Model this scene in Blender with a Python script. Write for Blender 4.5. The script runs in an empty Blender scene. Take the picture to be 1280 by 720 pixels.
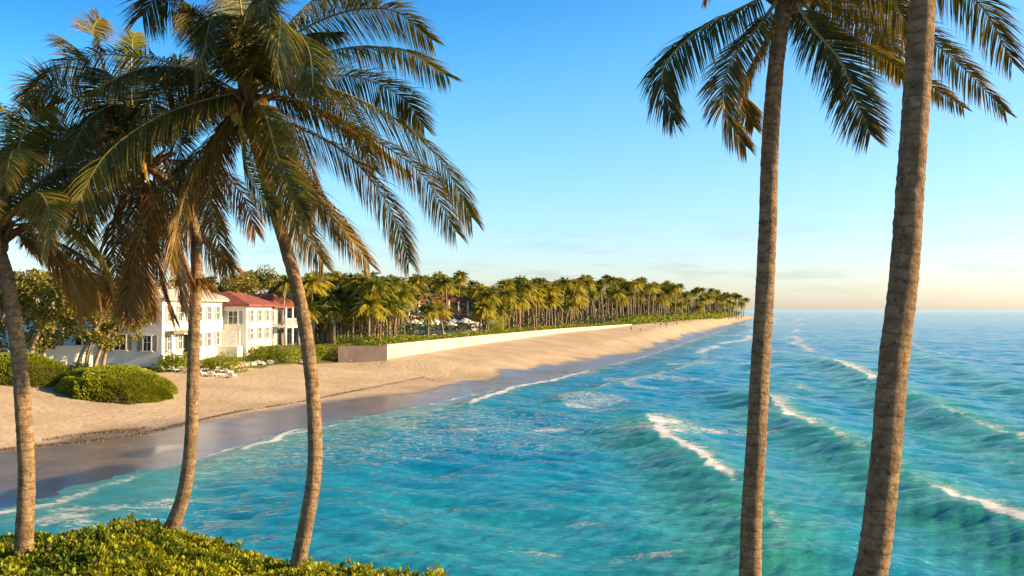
import bpy, math, random
import numpy as np
from mathutils import Vector, Matrix
random.seed(7)
rng = np.random.default_rng(11)
sc = bpy.context.scene
col = sc.collection
PI = math.pi
# ------------------------------------------------------------------ camera
CAMZ = 8.0
F = 1108.0
PITCH = math.atan(27 / F)
cd = bpy.data.cameras.new('camera'); cam = bpy.data.objects.new('camera', cd); col.objects.link(cam)
cd.sensor_width = 36; cd.lens = 36 * F / 1280
cd.clip_start = 0.1; cd.clip_end = 90000
cam.location = (0, 0, CAMZ); cam.rotation_euler = (PI / 2 + PITCH, 0, 0)
sc.camera = cam
# ------------------------------------------------------------------ light
SUN_EL = math.radians(21); SUN_AZ = math.radians(93)      # azimuth clockwise from +Y
sun_dir = Vector((math.sin(SUN_AZ) * math.cos(SUN_EL), math.cos(SUN_AZ) * math.cos(SUN_EL), math.sin(SUN_EL)))
sd = bpy.data.lights.new('sun', 'SUN'); sd.energy = 5.0; sd.angle = math.radians(0.5); sd.color = (1.0, 0.70, 0.36)
so = bpy.data.objects.new('sun', sd); col.objects.link(so)
so.rotation_euler = sun_dir.to_track_quat('Z', 'Y').to_euler(); so.location = (30, 0, 40)
SKY_STRENGTH = 0.115
w = bpy.data.worlds.new("World"); sc.world = w; w.use_nodes = True
wn = w.node_tree; wn.nodes.clear()
def WN(t, **k):
    n = wn.nodes.new(t)
    for a, b in k.items(): setattr(n, a, b)
    return n
sky = WN('ShaderNodeTexSky', sky_type='NISHITA', sun_disc=False, sun_elevation=SUN_EL, sun_rotation=SUN_AZ,
         air_density=1.0, dust_density=0.6, ozone_density=2.0)
tc = WN('ShaderNodeTexCoord'); sep = WN('ShaderNodeSeparateXYZ')
wn.links.new(tc.outputs['Generated'], sep.inputs[0])
ramp = WN('ShaderNodeValToRGB')
ramp.color_ramp.interpolation = 'B_SPLINE'
ce = ramp.color_ramp.elements
ce[0].position = 0.0; ce[0].color = (0.72, 0.70, 0.80, 1)
ce[1].position = 1.0; ce[1].color = (0.05, 0.10, 0.18, 1)
for p, c in ((0.04, (0.70, 0.73, 0.84, 1)), (0.10, (0.62, 0.79, 0.93, 1)), (0.19, (0.52, 0.85, 1.04, 1)), (0.29, (0.29, 0.80, 1.05, 1)), (0.40, (0.11, 0.55, 0.92, 1)), (0.55, (0.07, 0.22, 0.42, 1))):
    e = ce.new(p); e.color = c
addx = WN('ShaderNodeMath', operation='MULTIPLY_ADD'); addx.inputs[1].default_value = -0.10; addx.inputs[2].default_value = 0.0
wn.links.new(sep.outputs['X'], addx.inputs[0])
# the sky turns bluer away from the sun: shift the elevation lookup slightly with azimuth
mulz = WN('ShaderNodeMath', operation='MULTIPLY')
onem = WN('ShaderNodeMath', operation='MULTIPLY_ADD'); onem.inputs[1].default_value = -0.62; onem.inputs[2].default_value = 1.0
wn.links.new(sep.outputs['X'], onem.inputs[0])
wn.links.new(sep.outputs['Z'], mulz.inputs[0]); wn.links.new(onem.outputs[0], mulz.inputs[1])
wn.links.new(mulz.outputs[0], ramp.inputs['Fac'])
mulc = WN('ShaderNodeMix', data_type='RGBA', blend_type='MULTIPLY'); mulc.inputs['Factor'].default_value = 1.0
wn.links.new(sky.outputs[0], mulc.inputs['A']); wn.links.new(ramp.outputs[0], mulc.inputs['B'])
# faint clouds near the horizon
mp = WN('ShaderNodeMapping'); mp.inputs['Scale'].default_value = (9, 9, 60)
cn = WN('ShaderNodeTexNoise'); cn.inputs['Scale'].default_value = 1.0; cn.inputs['Detail'].default_value = 6; cn.inputs['Roughness'].default_value = 0.6
wn.links.new(tc.outputs['Generated'], mp.inputs[0]); wn.links.new(mp.outputs[0], cn.inputs['Vector'])
cr = WN('ShaderNodeMapRange'); cr.inputs['From Min'].default_value = 0.50; cr.inputs['From Max'].default_value = 0.66
wn.links.new(cn.outputs['Fac'], cr.inputs['Value'])
band = WN('ShaderNodeValToRGB'); be = band.color_ramp.elements
be[0].position = 0.0; be[0].color = (0.5, 0.5, 0.5, 1); be[1].position = 0.12; be[1].color = (0, 0, 0, 1)
e = be.new(0.04); e.color = (1, 1, 1, 1)
wn.links.new(sep.outputs['Z'], band.inputs['Fac'])
cm = WN('ShaderNodeMath', operation='MULTIPLY'); wn.links.new(cr.outputs[0], cm.inputs[0]); wn.links.new(band.outputs[0], cm.inputs[1])
cloud = WN('ShaderNodeMix', data_type='RGBA', blend_type='MULTIPLY')
cloud.inputs['B'].default_value = (0.86, 0.84, 0.86, 1)
wn.links.new(cm.outputs[0], cloud.inputs['Factor']); wn.links.new(mulc.outputs['Result'], cloud.inputs['A'])
bg = WN('ShaderNodeBackground'); bg.inputs['Strength'].default_value = SKY_STRENGTH
out = WN('ShaderNodeOutputWorld')
wn.links.new(cloud.outputs['Result'], bg.inputs[0]); wn.links.new(bg.outputs[0], out.inputs[0])
sc.view_settings.view_transform = 'Standard'; sc.view_settings.look = 'None'
sc.view_settings.exposure = 1.28; sc.view_settings.gamma = 1; sc.view_settings.use_curve_mapping = False
sc.cycles.max_bounces = 6; sc.cycles.transparent_max_bounces = 8

# ------------------------------------------------------------------ helpers
CP, SP = math.cos(PITCH), math.sin(PITCH)
def ray(px, py):
    a, b = px - 640, 360 - py
    return Vector((a, F * CP - b * SP, F * SP + b * CP))
def P(px, py, z=0.0):            # point of the horizontal plane z seen there
    r = ray(px, py); t = (z - CAMZ) / r.z
    return Vector((r.x * t, r.y * t, z))
def Q(px, py, y):                # point at distance y
    r = ray(px, py); t = y / r.y
    return Vector((r.x * t, y, CAMZ + r.z * t))
def new_mat(name):
    m = bpy.data.materials.new(name); m.use_nodes = True
    nt = m.node_tree; b = nt.nodes['Principled BSDF']
    return m, nt, b
def N(nt, t, inputs=None, **k):
    n = nt.nodes.new(t)
    for a, b in k.items(): setattr(n, a, b)
    for a, b in (inputs or {}).items():
        if hasattr(b, 'is_output') or isinstance(b, bpy.types.NodeSocket): nt.links.new(b, n.inputs[a])
        else: n.inputs[a].default_value = b
    return n
def noise_mix(nt, c1, c2, scale, detail=4, lo=0.35, hi=0.65, vec=None, rough=0.6):
    n = N(nt, 'ShaderNodeTexNoise', {'Scale': scale, 'Detail': detail, 'Roughness': rough})
    if vec is not None: nt.links.new(vec, n.inputs['Vector'])
    r = N(nt, 'ShaderNodeMapRange', {'Value': n.outputs['Fac'], 'From Min': lo, 'From Max': hi})
    m = N(nt, 'ShaderNodeMix', {'Factor': r.outputs[0]}, data_type='RGBA')
    for s, c in (('A', c1), ('B', c2)):
        if isinstance(c, bpy.types.NodeSocket): nt.links.new(c, m.inputs[s])
        else: m.inputs[s].default_value = (*c, 1)
    return m.outputs['Result']
def simple_mat(name, c1, c2=None, scale=3.0, rough=0.7, bump=0.0, bscale=20, metallic=0):
    m, nt, b = new_mat(name)
    c2 = c2 or tuple(v * 0.75 for v in c1)
    o = N(nt, 'ShaderNodeTexCoord').outputs['Object']
    nt.links.new(noise_mix(nt, c1, c2, scale, vec=o), b.inputs['Base Color'])
    b.inputs['Roughness'].default_value = rough
    if bump:
        n = N(nt, 'ShaderNodeTexNoise', {'Scale': bscale, 'Detail': 5, 'Vector': o})
        bp = N(nt, 'ShaderNodeBump', {'Height': n.outputs['Fac'], 'Strength': bump, 'Distance': 0.05})
        nt.links.new(bp.outputs[0], b.inputs['Normal'])
    return m
def leaf_mat(name, dark, light, tip=None, trans=0.35, rough=0.45, scale=0.8, spec=0.5):
    # leaves: attribute 'tone' (0..1) runs from the darker green to the yellower one, 'tip' fades to dry leaf
    m, nt, b = new_mat(name)
    at = N(nt, 'ShaderNodeAttribute', attribute_name='tone')
    mx = N(nt, 'ShaderNodeMix', {'Factor': at.outputs['Fac'], 'A': (*dark, 1), 'B': (*light, 1)}, data_type='RGBA')
    c = mx.outputs['Result']
    if tip:
        t = N(nt, 'ShaderNodeAttribute', attribute_name='tip')
        m2 = N(nt, 'ShaderNodeMix', {'Factor': t.outputs['Fac'], 'A': c, 'B': (*tip, 1)}, data_type='RGBA')
        c = m2.outputs['Result']
    nt.links.new(c, b.inputs['Base Color'])
    b.inputs['Roughness'].default_value = rough; b.inputs['Specular IOR Level'].default_value = spec
    tr = N(nt, 'ShaderNodeBsdfTranslucent')
    br = N(nt, 'ShaderNodeMix', {'Factor': 1.0, 'A': c, 'B': (1.0, 0.95, 0.35, 1)}, data_type='RGBA', blend_type='MULTIPLY')
    nt.links.new(br.outputs['Result'], tr.inputs['Color'])
    ms = N(nt, 'ShaderNodeMixShader', {'Fac': trans})
    nt.links.new(b.outputs[0], ms.inputs[1]); nt.links.new(tr.outputs[0], ms.inputs[2])
    nt.links.new(ms.outputs[0], nt.nodes['Material Output'].inputs['Surface'])
    return m

def mesh_np(name, verts, quads=None, tris=None, mats=(), matidx=None, attrs=None, smooth=False):
    verts = np.asarray(verts, dtype=np.float32)
    nq = 0 if quads is None else len(quads); nt_ = 0 if tris is None else len(tris)
    me = bpy.data.meshes.new(name)
    me.vertices.add(len(verts)); me.vertices.foreach_set('co', verts.ravel())
    loops = []
    if nq: loops.append(np.asarray(quads, dtype=np.int32).ravel())
    if nt_: loops.append(np.asarray(tris, dtype=np.int32).ravel())
    lp = np.concatenate(loops)
    me.loops.add(len(lp)); me.loops.foreach_set('vertex_index', lp)
    starts = np.concatenate([np.arange(nq) * 4, nq * 4 + np.arange(nt_) * 3]).astype(np.int32)
    me.polygons.add(nq + nt_); me.polygons.foreach_set('loop_start', starts)
    for m in mats: me.materials.append(m)
    if matidx is not None: me.polygons.foreach_set('material_index', np.asarray(matidx, dtype=np.int32))
    me.polygons.foreach_set('use_smooth', np.full(nq + nt_, smooth))
    for k, v in (attrs or {}).items():
        a = me.attributes.new(k, 'FLOAT', 'POINT'); a.data.foreach_set('value', np.asarray(v, dtype=np.float32))
    me.update(calc_edges=True)
    return me
def link(name, me, parent=None, loc=None):
    o = bpy.data.objects.new(name, me); col.objects.link(o)
    if loc is not None: o.location = loc
    if parent is not None: o.parent = parent
    return o
def tag(o, label=None, cat=None, group=None, kind=None):
    for k, v in (('label', label), ('category', cat), ('group', group), ('kind', kind)):
        if v: o[k] = v
    return o
def empty(name, loc, rz=0.0):
    o = bpy.data.objects.new(name, None); col.objects.link(o); o.location = loc; o.rotation_euler = (0, 0, rz)
    o.empty_display_size = 0.2
    return o
class MB:
    def __init__(s): s.v = []; s.f = []; s.mi = []; s.cur = 0
    def quad(s, *pts):
        i = len(s.v); s.v += [tuple(p) for p in pts]; s.f.append(tuple(range(i, i + len(pts)))); s.mi.append(s.cur)
    def box(s, c, d, rz=0, rx=0, ry=0):
        M = Matrix.Rotation(rz, 3, 'Z') @ Matrix.Rotation(ry, 3, 'Y') @ Matrix.Rotation(rx, 3, 'X')
        i = len(s.v)
        for dx, dy, dz in ((-1,-1,-1),(1,-1,-1),(1,1,-1),(-1,1,-1),(-1,-1,1),(1,-1,1),(1,1,1),(-1,1,1)):
            s.v.append(tuple(Vector(c) + M @ Vector((dx*d[0]/2, dy*d[1]/2, dz*d[2]/2))))
        for q in ((3,2,1,0),(4,5,6,7),(0,1,5,4),(1,2,6,5),(2,3,7,6),(3,0,4,7)):
            s.f.append(tuple(i + k for k in q)); s.mi.append(s.cur)
    def tube(s, pts, rads, n=8, cap=True):
        pts = [Vector(p) for p in pts]; i0 = len(s.v); up = Vector((0.01, 1, 0.02))
        for k, p in enumerate(pts):
            t = (pts[min(k+1, len(pts)-1)] - pts[max(k-1, 0)]).normalized()
            a = t.cross(up)
            if a.length < 0.05: a = t.cross(Vector((1, 0, 0)))
            a.normalize(); b = t.cross(a)
            for j in range(n):
                an = 2*PI*j/n
                s.v.append(tuple(p + (a*math.cos(an) + b*math.sin(an)) * rads[k]))
        for k in range(len(pts)-1):
            for j in range(n):
                j2 = (j+1) % n
                s.f.append((i0+k*n+j, i0+k*n+j2, i0+(k+1)*n+j2, i0+(k+1)*n+j)); s.mi.append(s.cur)
        if cap:
            s.f.append(tuple(i0+j for j in range(n))[::-1]); s.mi.append(s.cur)
            s.f.append(tuple(i0+(len(pts)-1)*n+j for j in range(n))); s.mi.append(s.cur)
    def build(s, name, mats, parent=None, loc=None, smooth=False):
        me = bpy.data.meshes.new(name); me.from_pydata(s.v, [], s.f)
        for m in (mats if isinstance(mats, (list, tuple)) else [mats]): me.materials.append(m)
        me.polygons.foreach_set('material_index', s.mi)
        me.polygons.foreach_set('use_smooth', [smooth]*len(s.f)); me.update()
        return link(name, me, parent, loc)

def catmull(pts, n):
    pts = [Vector(p) for p in pts]; P_ = [2*pts[0]-pts[1]] + pts + [2*pts[-1]-pts[-2]]
    outp = []
    m = len(pts) - 1
    for i in range(n):
        u = i/(n-1)*m; k = min(int(u), m-1); t = u-k
        a, b, c, d = P_[k], P_[k+1], P_[k+2], P_[k+3]
        outp.append(0.5*((2*b) + (c-a)*t + (2*a-5*b+4*c-d)*t*t + (3*b-a-3*c+d)*t**3))
    return outp

# value noise in numpy
def vnoise(x, y, seed=0):
    xi = np.floor(x).astype(np.int64); yi = np.floor(y).astype(np.int64)
    xf = x - xi; yf = y - yi
    u = xf*xf*(3-2*xf); v = yf*yf*(3-2*yf)
    def h(a, b):
        n = (a*374761393 + b*668265263 + seed*974634777) & 0x7fffffff
        n = ((n ^ (n >> 13)) * 1274126177) & 0x7fffffff
        return ((n ^ (n >> 16)) & 0xffff) / 65535.0
    return (h(xi,yi)*(1-u)+h(xi+1,yi)*u)*(1-v) + (h(xi,yi+1)*(1-u)+h(xi+1,yi+1)*u)*v
def fbm(x, y, seed=0, oc=4):
    r = 0; a = 0.5; s = 0
    for k in range(oc):
        r = r + a*vnoise(x*2**k, y*2**k, seed+k); s += a; a *= 0.5
    return r/s
def sstep(x, a, b):
    t = np.clip((x-a)/(b-a), 0, 1); return t*t*(3-2*t)

# ------------------------------------------------------------------ coast geometry
shore_px = [(60,630),(150,600),(230,575),(300,557),(400,535),(500,512),(590,492),(700,470),(800,447),(870,424),(915,408),(935,402)]
SHORE = [(-400,-40),(-120,18),(-60,24),(-34,28),(-23,32.5)] + [tuple(P(x, y, 0).xy) for x, y in shore_px] + [(221,790),(268,1000),(140,1500),(-2000,2500),(-40000,9000)]
LANDPOLY = SHORE + [(-40000,-40)]
VEG = [(-400,20),(-120,50),(-60,56)] + [tuple(P(x, y, z).xy) for x, y, z in ((0,486,2.3),(80,487,2.4),(150,486,2.4),(205,470,2.6),(240,460,2.8),(300,456,2.8),(380,449,3.0))]
WALLPTS = [tuple(P(484,432,3.8).xy), tuple(P(560,424.3,3.8).xy), tuple(P(620,418.6,3.8).xy), tuple(P(700,411.5,3.8).xy), tuple(P(790,405.5,3.8).xy)]
WALLBACK = (WALLPTS[0][0]-5.6, WALLPTS[0][1]-0.6)
VEG += [WALLBACK] + WALLPTS + [(66,350),(100,450),(143,600),(203,790),(240,1000),(110,1480),(-2000,2450),(-40000,8900)]
VEGPOLY = VEG + [(-40000,20)]
def seg_dist(x, y, poly, closed=False):
    d = np.full(x.shape, 1e12)
    pts = poly + ([poly[0]] if closed else [])
    for (x0,y0),(x1,y1) in zip(pts[:-1], pts[1:]):
        dx, dy = x1-x0, y1-y0
        t = np.clip(((x-x0)*dx+(y-y0)*dy)/(dx*dx+dy*dy), 0, 1)
        d = np.minimum(d, (x-x0-t*dx)**2+(y-y0-t*dy)**2)
    return np.sqrt(d)
def inside(x, y, poly):
    r = np.zeros(x.shape, bool); n = len(poly)
    for i in range(n):
        x0,y0 = poly[i]; x1,y1 = poly[(i+1) % n]
        if y0 == y1: continue
        c = ((y0 > y) != (y1 > y)) & (x < (x1-x0)*(y-y0)/(y1-y0)+x0)
        r ^= c
    return r
def coast(x, y):
    d = seg_dist(x, y, SHORE); return np.where(inside(x, y, LANDPOLY), d, -d)
def vegd(x, y):
    d = seg_dist(x, y, VEG); return np.where(inside(x, y, VEGPOLY), d, -d)
def ground_z(x, y):
    x = np.asarray(x, float); y = np.asarray(y, float)
    d = coast(x, y); v = vegd(x, y)
    # cusps of the beach wobble the profile
    dd = d + np.interp(y, [60,110], [1.6,.5])*(fbm(x*0.09, y*0.09, 5, 3)-0.5)*2*sstep(d, 1, 8)
    z = np.interp(dd, [-80,-12,-3,0,6,11,19,28,36,200,5000], [-6,-1.2,-0.28,-0.02,0.17,0.36,1.45,2.6,2.95,3.1,4.0])
    z = z + 0.05*(fbm(x*0.5, y*0.5, 9, 3)-0.5)*sstep(d, 8, 20)
    zw = np.interp(y, [99,104,145,235,262,600], [0,2.25,2.6,3.3,3.74,3.4])-0.11*np.clip(-v, 0, None)
    z = z+(np.maximum(z, zw)-z)*sstep(d, 2, 12)
    behind = sstep(v, 0.6, 3.0)*(sstep(y + 0*x, 103, 106))
    z = z*(1-behind) + np.maximum(z, 3.55)*behind
    return z
def Pg(px, py):                 # point of the terrain seen there
    r_ = ray(px, py); t0 = 0.2/-r_.z*8
    ts = np.geomspace(20, 900, 900)/r_.y; xs_, ys_, zs_ = r_.x*ts, r_.y*ts, CAMZ+r_.z*ts
    hit = np.argmax(zs_ < ground_z(xs_, ys_)); return Vector((xs_[hit], ys_[hit], zs_[hit]))
def gz(x, y): return float(ground_z(np.array([x]), np.array([y]))[0])

# ------------------------------------------------------------------ materials for the setting
def sand_material():
    m, nt, b = new_mat('sand')
    pos = N(nt, 'ShaderNodeNewGeometry').outputs['Position']
    dry = noise_mix(nt, (0.50,0.395,0.275), (0.37,0.285,0.19), 0.22, 6, vec=pos)
    dry = noise_mix(nt, dry, (0.33,0.245,0.16), 2.5, 6, 0.52, 0.8, vec=pos)
    wet = noise_mix(nt, (0.13,0.12,0.12), (0.20,0.165,0.145), 0.5, 4, vec=pos)
    grass = noise_mix(nt, (0.07,0.10,0.02), (0.17,0.15,0.05), 0.6, 5, vec=pos)
    wa = N(nt, 'ShaderNodeAttribute', attribute_name='wet').outputs['Fac']
    va = N(nt, 'ShaderNodeAttribute', attribute_name='veg').outputs['Fac']
    nz = N(nt, 'ShaderNodeTexNoise', {'Scale': 0.8, 'Detail': 6, 'Roughness': 0.65, 'Vector': pos}).outputs['Fac']
    vs = N(nt, 'ShaderNodeMath', {0: nz, 1: 0.5}, operation='SUBTRACT')
    vs2 = N(nt, 'ShaderNodeMath', {0: vs.outputs[0], 1: 1.2, 2: va}, operation='MULTIPLY_ADD', use_clamp=True)
    vm = N(nt, 'ShaderNodeMapRange', {'Value': vs2.outputs[0], 'From Min': 0.4, 'From Max': 0.6})
    a = N(nt, 'ShaderNodeMix', {'Factor': wa, 'A': dry, 'B': wet}, data_type='RGBA')
    c = N(nt, 'ShaderNodeMix', {'Factor': vm.outputs[0], 'A': a.outputs['Result'], 'B': grass}, data_type='RGBA')
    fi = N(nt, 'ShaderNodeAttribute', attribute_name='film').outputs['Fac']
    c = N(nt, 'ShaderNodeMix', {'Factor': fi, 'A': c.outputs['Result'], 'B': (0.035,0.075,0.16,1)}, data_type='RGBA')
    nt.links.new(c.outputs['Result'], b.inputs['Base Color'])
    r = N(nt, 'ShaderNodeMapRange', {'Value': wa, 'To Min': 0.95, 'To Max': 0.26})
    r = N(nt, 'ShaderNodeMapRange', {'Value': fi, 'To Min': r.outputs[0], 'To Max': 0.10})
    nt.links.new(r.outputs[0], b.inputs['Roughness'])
    sp = N(nt, 'ShaderNodeMapRange', {'Value': wa, 'To Min': 0.1, 'To Max': 0.7}); nt.links.new(sp.outputs[0], b.inputs['Specular IOR Level'])
    n2 = N(nt, 'ShaderNodeTexNoise', {'Scale': 2.2, 'Detail': 8, 'Roughness': 0.7, 'Vector': pos}).outputs['Fac']
    vo = N(nt, 'ShaderNodeTexVoronoi', {'Scale': 1.3, 'Vector': pos, 'Randomness': 1.0}).outputs['Distance']
    vo = N(nt, 'ShaderNodeMapRange', {'Value': vo, 'From Max': 0.35}).outputs[0]
    n2 = N(nt, 'ShaderNodeMath', {0: vo, 1: 0.45, 2: n2}, operation='MULTIPLY_ADD').outputs[0]
    bs = N(nt, 'ShaderNodeMapRange', {'Value': wa, 'To Min': 0.36, 'To Max': 0.04})
    bp = N(nt, 'ShaderNodeBump', {'Height': n2, 'Strength': bs.outputs[0], 'Distance': 0.25})
    nt.links.new(bp.outputs[0], b.inputs['Normal'])
    return m
SAND = sand_material()

# ------------------------------------------------------------------ the beach and land sheet
def polar(a0, a1, na, r0, r1, nr, extra=None):
    ang = np.radians(np.linspace(a0, a1, na)); r = np.geomspace(r0, r1, nr)
    if extra is not None: r = np.concatenate([r, extra])
    R, A = np.meshgrid(r, ang, indexing='ij')
    X = R*np.sin(A); Y = R*np.cos(A)
    n_r, n_a = R.shape
    i = np.arange(n_r-1)[:,None]*n_a + np.arange(n_a-1)[None,:]
    q = np.stack([i, i+1, i+n_a+1, i+n_a], -1).reshape(-1,4)[:, ::-1]
    return X, Y, R, q
X, Y, R_, q = polar(-88, 60, 760, 22, 1500, 560, np.geomspace(1600, 40000, 20))
Z = ground_z(X, Y)
D = coast(X, Y); V = vegd(X, Y)
nn = fbm(X*0.12, Y*0.12, 21, 4)
wetw = np.interp(Y, [30, 60, 100, 200, 700], [10.5, 9.6, 6.8, 4.5, 3.5])
wet = 1 - sstep(D + (nn-0.5)*7, wetw-1.5, wetw+0.6)
Z = Z - 0.05*sstep(fbm(X*0.10+3, Y*0.06, 33, 3), 0.50, 0.62)*wet*sstep(D, 1, 4)
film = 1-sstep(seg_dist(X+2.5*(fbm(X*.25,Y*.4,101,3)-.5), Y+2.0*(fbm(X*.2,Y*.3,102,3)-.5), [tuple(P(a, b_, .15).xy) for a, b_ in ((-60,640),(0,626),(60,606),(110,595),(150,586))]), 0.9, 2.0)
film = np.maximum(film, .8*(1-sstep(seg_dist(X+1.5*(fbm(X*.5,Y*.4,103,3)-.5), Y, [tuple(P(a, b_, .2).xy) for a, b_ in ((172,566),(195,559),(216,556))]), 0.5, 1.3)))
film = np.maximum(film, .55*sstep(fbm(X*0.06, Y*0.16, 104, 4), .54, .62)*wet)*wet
me = mesh_np('beach', np.stack([X,Y,Z],-1).reshape(-1,3), quads=q, mats=[SAND],
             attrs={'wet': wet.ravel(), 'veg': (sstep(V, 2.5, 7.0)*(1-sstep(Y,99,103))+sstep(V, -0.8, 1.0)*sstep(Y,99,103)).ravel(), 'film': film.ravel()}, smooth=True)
tag(link('beach', me), kind='structure', label='golden sand beach curving along the shore')
# ------------------------------------------------------------------ the sea
def sea_material():
    m, nt, b = new_mat('sea_water')
    pos = N(nt, 'ShaderNodeNewGeometry').outputs['Position']
    foam = N(nt, 'ShaderNodeAttribute', attribute_name='foam').outputs['Fac']
    shal_glow = N(nt, 'ShaderNodeAttribute', attribute_name='shallow_glow').outputs['Fac']
    mpn = N(nt, 'ShaderNodeMapping', {'Vector': pos, 'Scale': (0.55,1.0,1.0)}).outputs[0]
    deep = noise_mix(nt, (0.0,0.185,0.38), (0.01,0.265,0.40), 0.045, 3, 0.32, 0.68, vec=mpn)
    c = N(nt, 'ShaderNodeMix', {'Factor': shal_glow, 'A': deep, 'B': (0.05,0.36,0.26,1)}, data_type='RGBA').outputs['Result']
    # foam: streaked and broken up
    mf = N(nt, 'ShaderNodeMapping', {'Vector': pos, 'Scale': (0.9,2.0,1.0)}).outputs[0]
    fn = N(nt, 'ShaderNodeTexNoise', {'Scale': 2.0, 'Detail': 10, 'Roughness': 0.78, 'Distortion': 0.9, 'Vector': mf}).outputs['Fac']
    fa = N(nt, 'ShaderNodeMath', {0: foam, 1: 1.0}, operation='MULTIPLY')
    thr = N(nt, 'ShaderNodeMath', {0: 0.78, 1: fa.outputs[0]}, operation='SUBTRACT')
    d1 = N(nt, 'ShaderNodeMath', {0: fn, 1: thr.outputs[0]}, operation='SUBTRACT')
    fm = N(nt, 'ShaderNodeMapRange', {'Value': d1.outputs[0], 'From Min': -0.02, 'From Max': 0.14}).outputs[0]
    c2 = N(nt, 'ShaderNodeMix', {'Factor': fm, 'A': c, 'B': (0.74,0.76,0.75,1)}, data_type='RGBA').outputs['Result']
    nt.links.new(c2, b.inputs['Base Color'])
    cdn = N(nt, 'ShaderNodeMapRange', {'Value': fm, 'To Min': 0.09, 'To Max': 0.75}).outputs[0]
    nt.links.new(cdn, b.inputs['Roughness'])
    b.inputs['IOR'].default_value = 1.33
    # ripples
    m1 = N(nt, 'ShaderNodeMapping', {'Vector': pos, 'Scale': (0.30,1.9,1.0), 'Rotation': (0,0,0.12)}).outputs[0]
    r1 = N(nt, 'ShaderNodeTexNoise', {'Scale': 2.6, 'Detail': 6, 'Roughness': 0.6, 'Distortion': 0.2, 'Vector': m1}).outputs['Fac']
    m2 = N(nt, 'ShaderNodeMapping', {'Vector': pos, 'Scale': (0.30,0.8,1.0), 'Rotation': (0,0,-0.25)}).outputs[0]
    r2 = N(nt, 'ShaderNodeTexNoise', {'Scale': 0.55, 'Detail': 6, 'Roughness': 0.65, 'Vector': m2}).outputs['Fac']
    h = N(nt, 'ShaderNodeMath', {0: r2, 1: 1.3, 2: r1}, operation='MULTIPLY_ADD').outputs[0]
    h2 = N(nt, 'ShaderNodeMath', {0: fm, 1: 0.3, 2: h}, operation='MULTIPLY_ADD').outputs[0]
    bp = N(nt, 'ShaderNodeBump', {'Height': h2, 'Strength': 0.85, 'Distance': 0.22})
    nt.links.new(bp.outputs[0], b.inputs['Normal'])
    return m
SEA = sea_material()
X, Y, R_, q = polar(-62, 62, 1000, 15, 900, 1000, np.geomspace(920, 45000, 40))
step = R_*0.0042
Z = np.zeros_like(X)
depth = -coast(X, Y)
sh = sstep(depth, 0.5, 9)
WR = np.random.default_rng(3)
for k in range(46):
    lam = 0.55*(1.115**k)
    if lam > 14: break
    th = WR.normal(-PI/2+0.12, 0.30)           # travel direction mostly towards the camera
    if lam > 5: th = WR.normal(PI, 0.35)
    kx, ky = math.cos(th), math.sin(th)
    a = 0.0074*lam**0.9*WR.uniform(0.6, 1.3)
    if lam > 5: a *= 0.6
    if lam < 2.6: a *= 1.45
    ph = WR.uniform(0, 2*PI)
    att = np.clip((lam/step-2.2)/3, 0, 1)
    warp = 1.2*lam*fbm(X/(lam*5), Y/(lam*5), k, 2)
    s = np.sin(2*PI*((X*kx+Y*ky+warp)/lam)+ph)
    Z += a*att*(s + 0.25*(1-np.abs(s))*2)
Z *= 0.25+0.75*sh
foam = np.zeros_like(X); crest_glow = np.zeros_like(X)
# the breaking swells: crest lines given as (x at y), running in towards the beach on the left
def crestline(pts): 
    pts = sorted([(v.y, v.x) for v in pts]); return [p[0] for p in pts], [p[1] for p in pts]
def swell(px, hgt, foam_spans, wl=2.2, wr=5.5, fade=8):
    global Z, foam, crest_glow
    ys, xs = crestline([P(a, b_, 0.3) for a, b_ in px])
    xc = np.interp(Y, ys, xs) + 1.1*(fbm(Y*0.13, Y*0+hgt*50, 40, 3)-0.5)*2
    u = X - xc
    env = sstep(Y, ys[0]-fade, ys[0]+2)*(1-sstep(Y, ys[-1]-2, ys[-1]+fade*2))
    prof = np.where(u < 0, np.exp(-(u/wl)**2), 1/(1+(u/wr)**2)**1.5)
    prof = prof - 0.35*np.exp(-((u+wl*2.6)/(wl*2))**2)
    Z += 0.86*hgt*env*prof
    crest_glow += env*hgt*np.exp(-((u+wl*0.5)/(wl*1.3))**2)
    for (y0, y1, st, tail) in foam_spans:
        e = sstep(Y, y0-2, y0+1.5)*(1-sstep(Y, y1-1, y1+4))
        u2 = u+0.9*(fbm(X*0.9, Y*0.9, 44, 4)-0.5)
        f = np.where(u2 < 0, np.exp(-(u2/0.40)**2), np.exp(-(u2/(tail*.8))))*(0.62+0.55*fbm(X*0+hgt*9, Y*0.35, 45, 3))
        foam[:] = np.maximum(foam, st*e*f)
swell([(815,530),(850,560),(905,600),(925,615),(955,660),(990,715)], 0.62, [(40,64,0.60,1.2),(56,66,0.44,6.0),(30,34,0.30,1.0)])
swell([(955,500),(985,520),(1020,535),(1080,568),(1180,617),(1230,640),(1280,664),(1400,720)], 0.75, [(57,74,0.48,2.4),(27,36.5,0.60,1.3),(36,55,0.30,3.0)])
swell([(1040,452),(1060,460),(1100,480),(1180,515),(1260,545),(1400,600)], 0.8, [(92,128,0.52,3.5),(50,68,0.34,3.0)], 2.6, 7, 14)
swell([(975,470),(1000,480),(1010,486)], 0.35, [(85,95,0.35,2)], 2, 6)
swell([(1130,440),(1200,462),(1280,490),(1500,560)], 0.55, [(120,160,0.3,3)], 2.6, 7, 20)
swell([(590,500),(620,489),(660,480),(720,467),(760,461)], 0.28, [(74,110,0.62,1.3)], 1.2, 4)
swell([(700,500),(740,486),(820,468),(900,445)], 0.25, [(88,150,0.36,3.0)], 1.3, 4)
swell([(290,565),(320,556),(350,548)], 0.14, [(50,60,0.55,0.7)], 0.9, 3)
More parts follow.
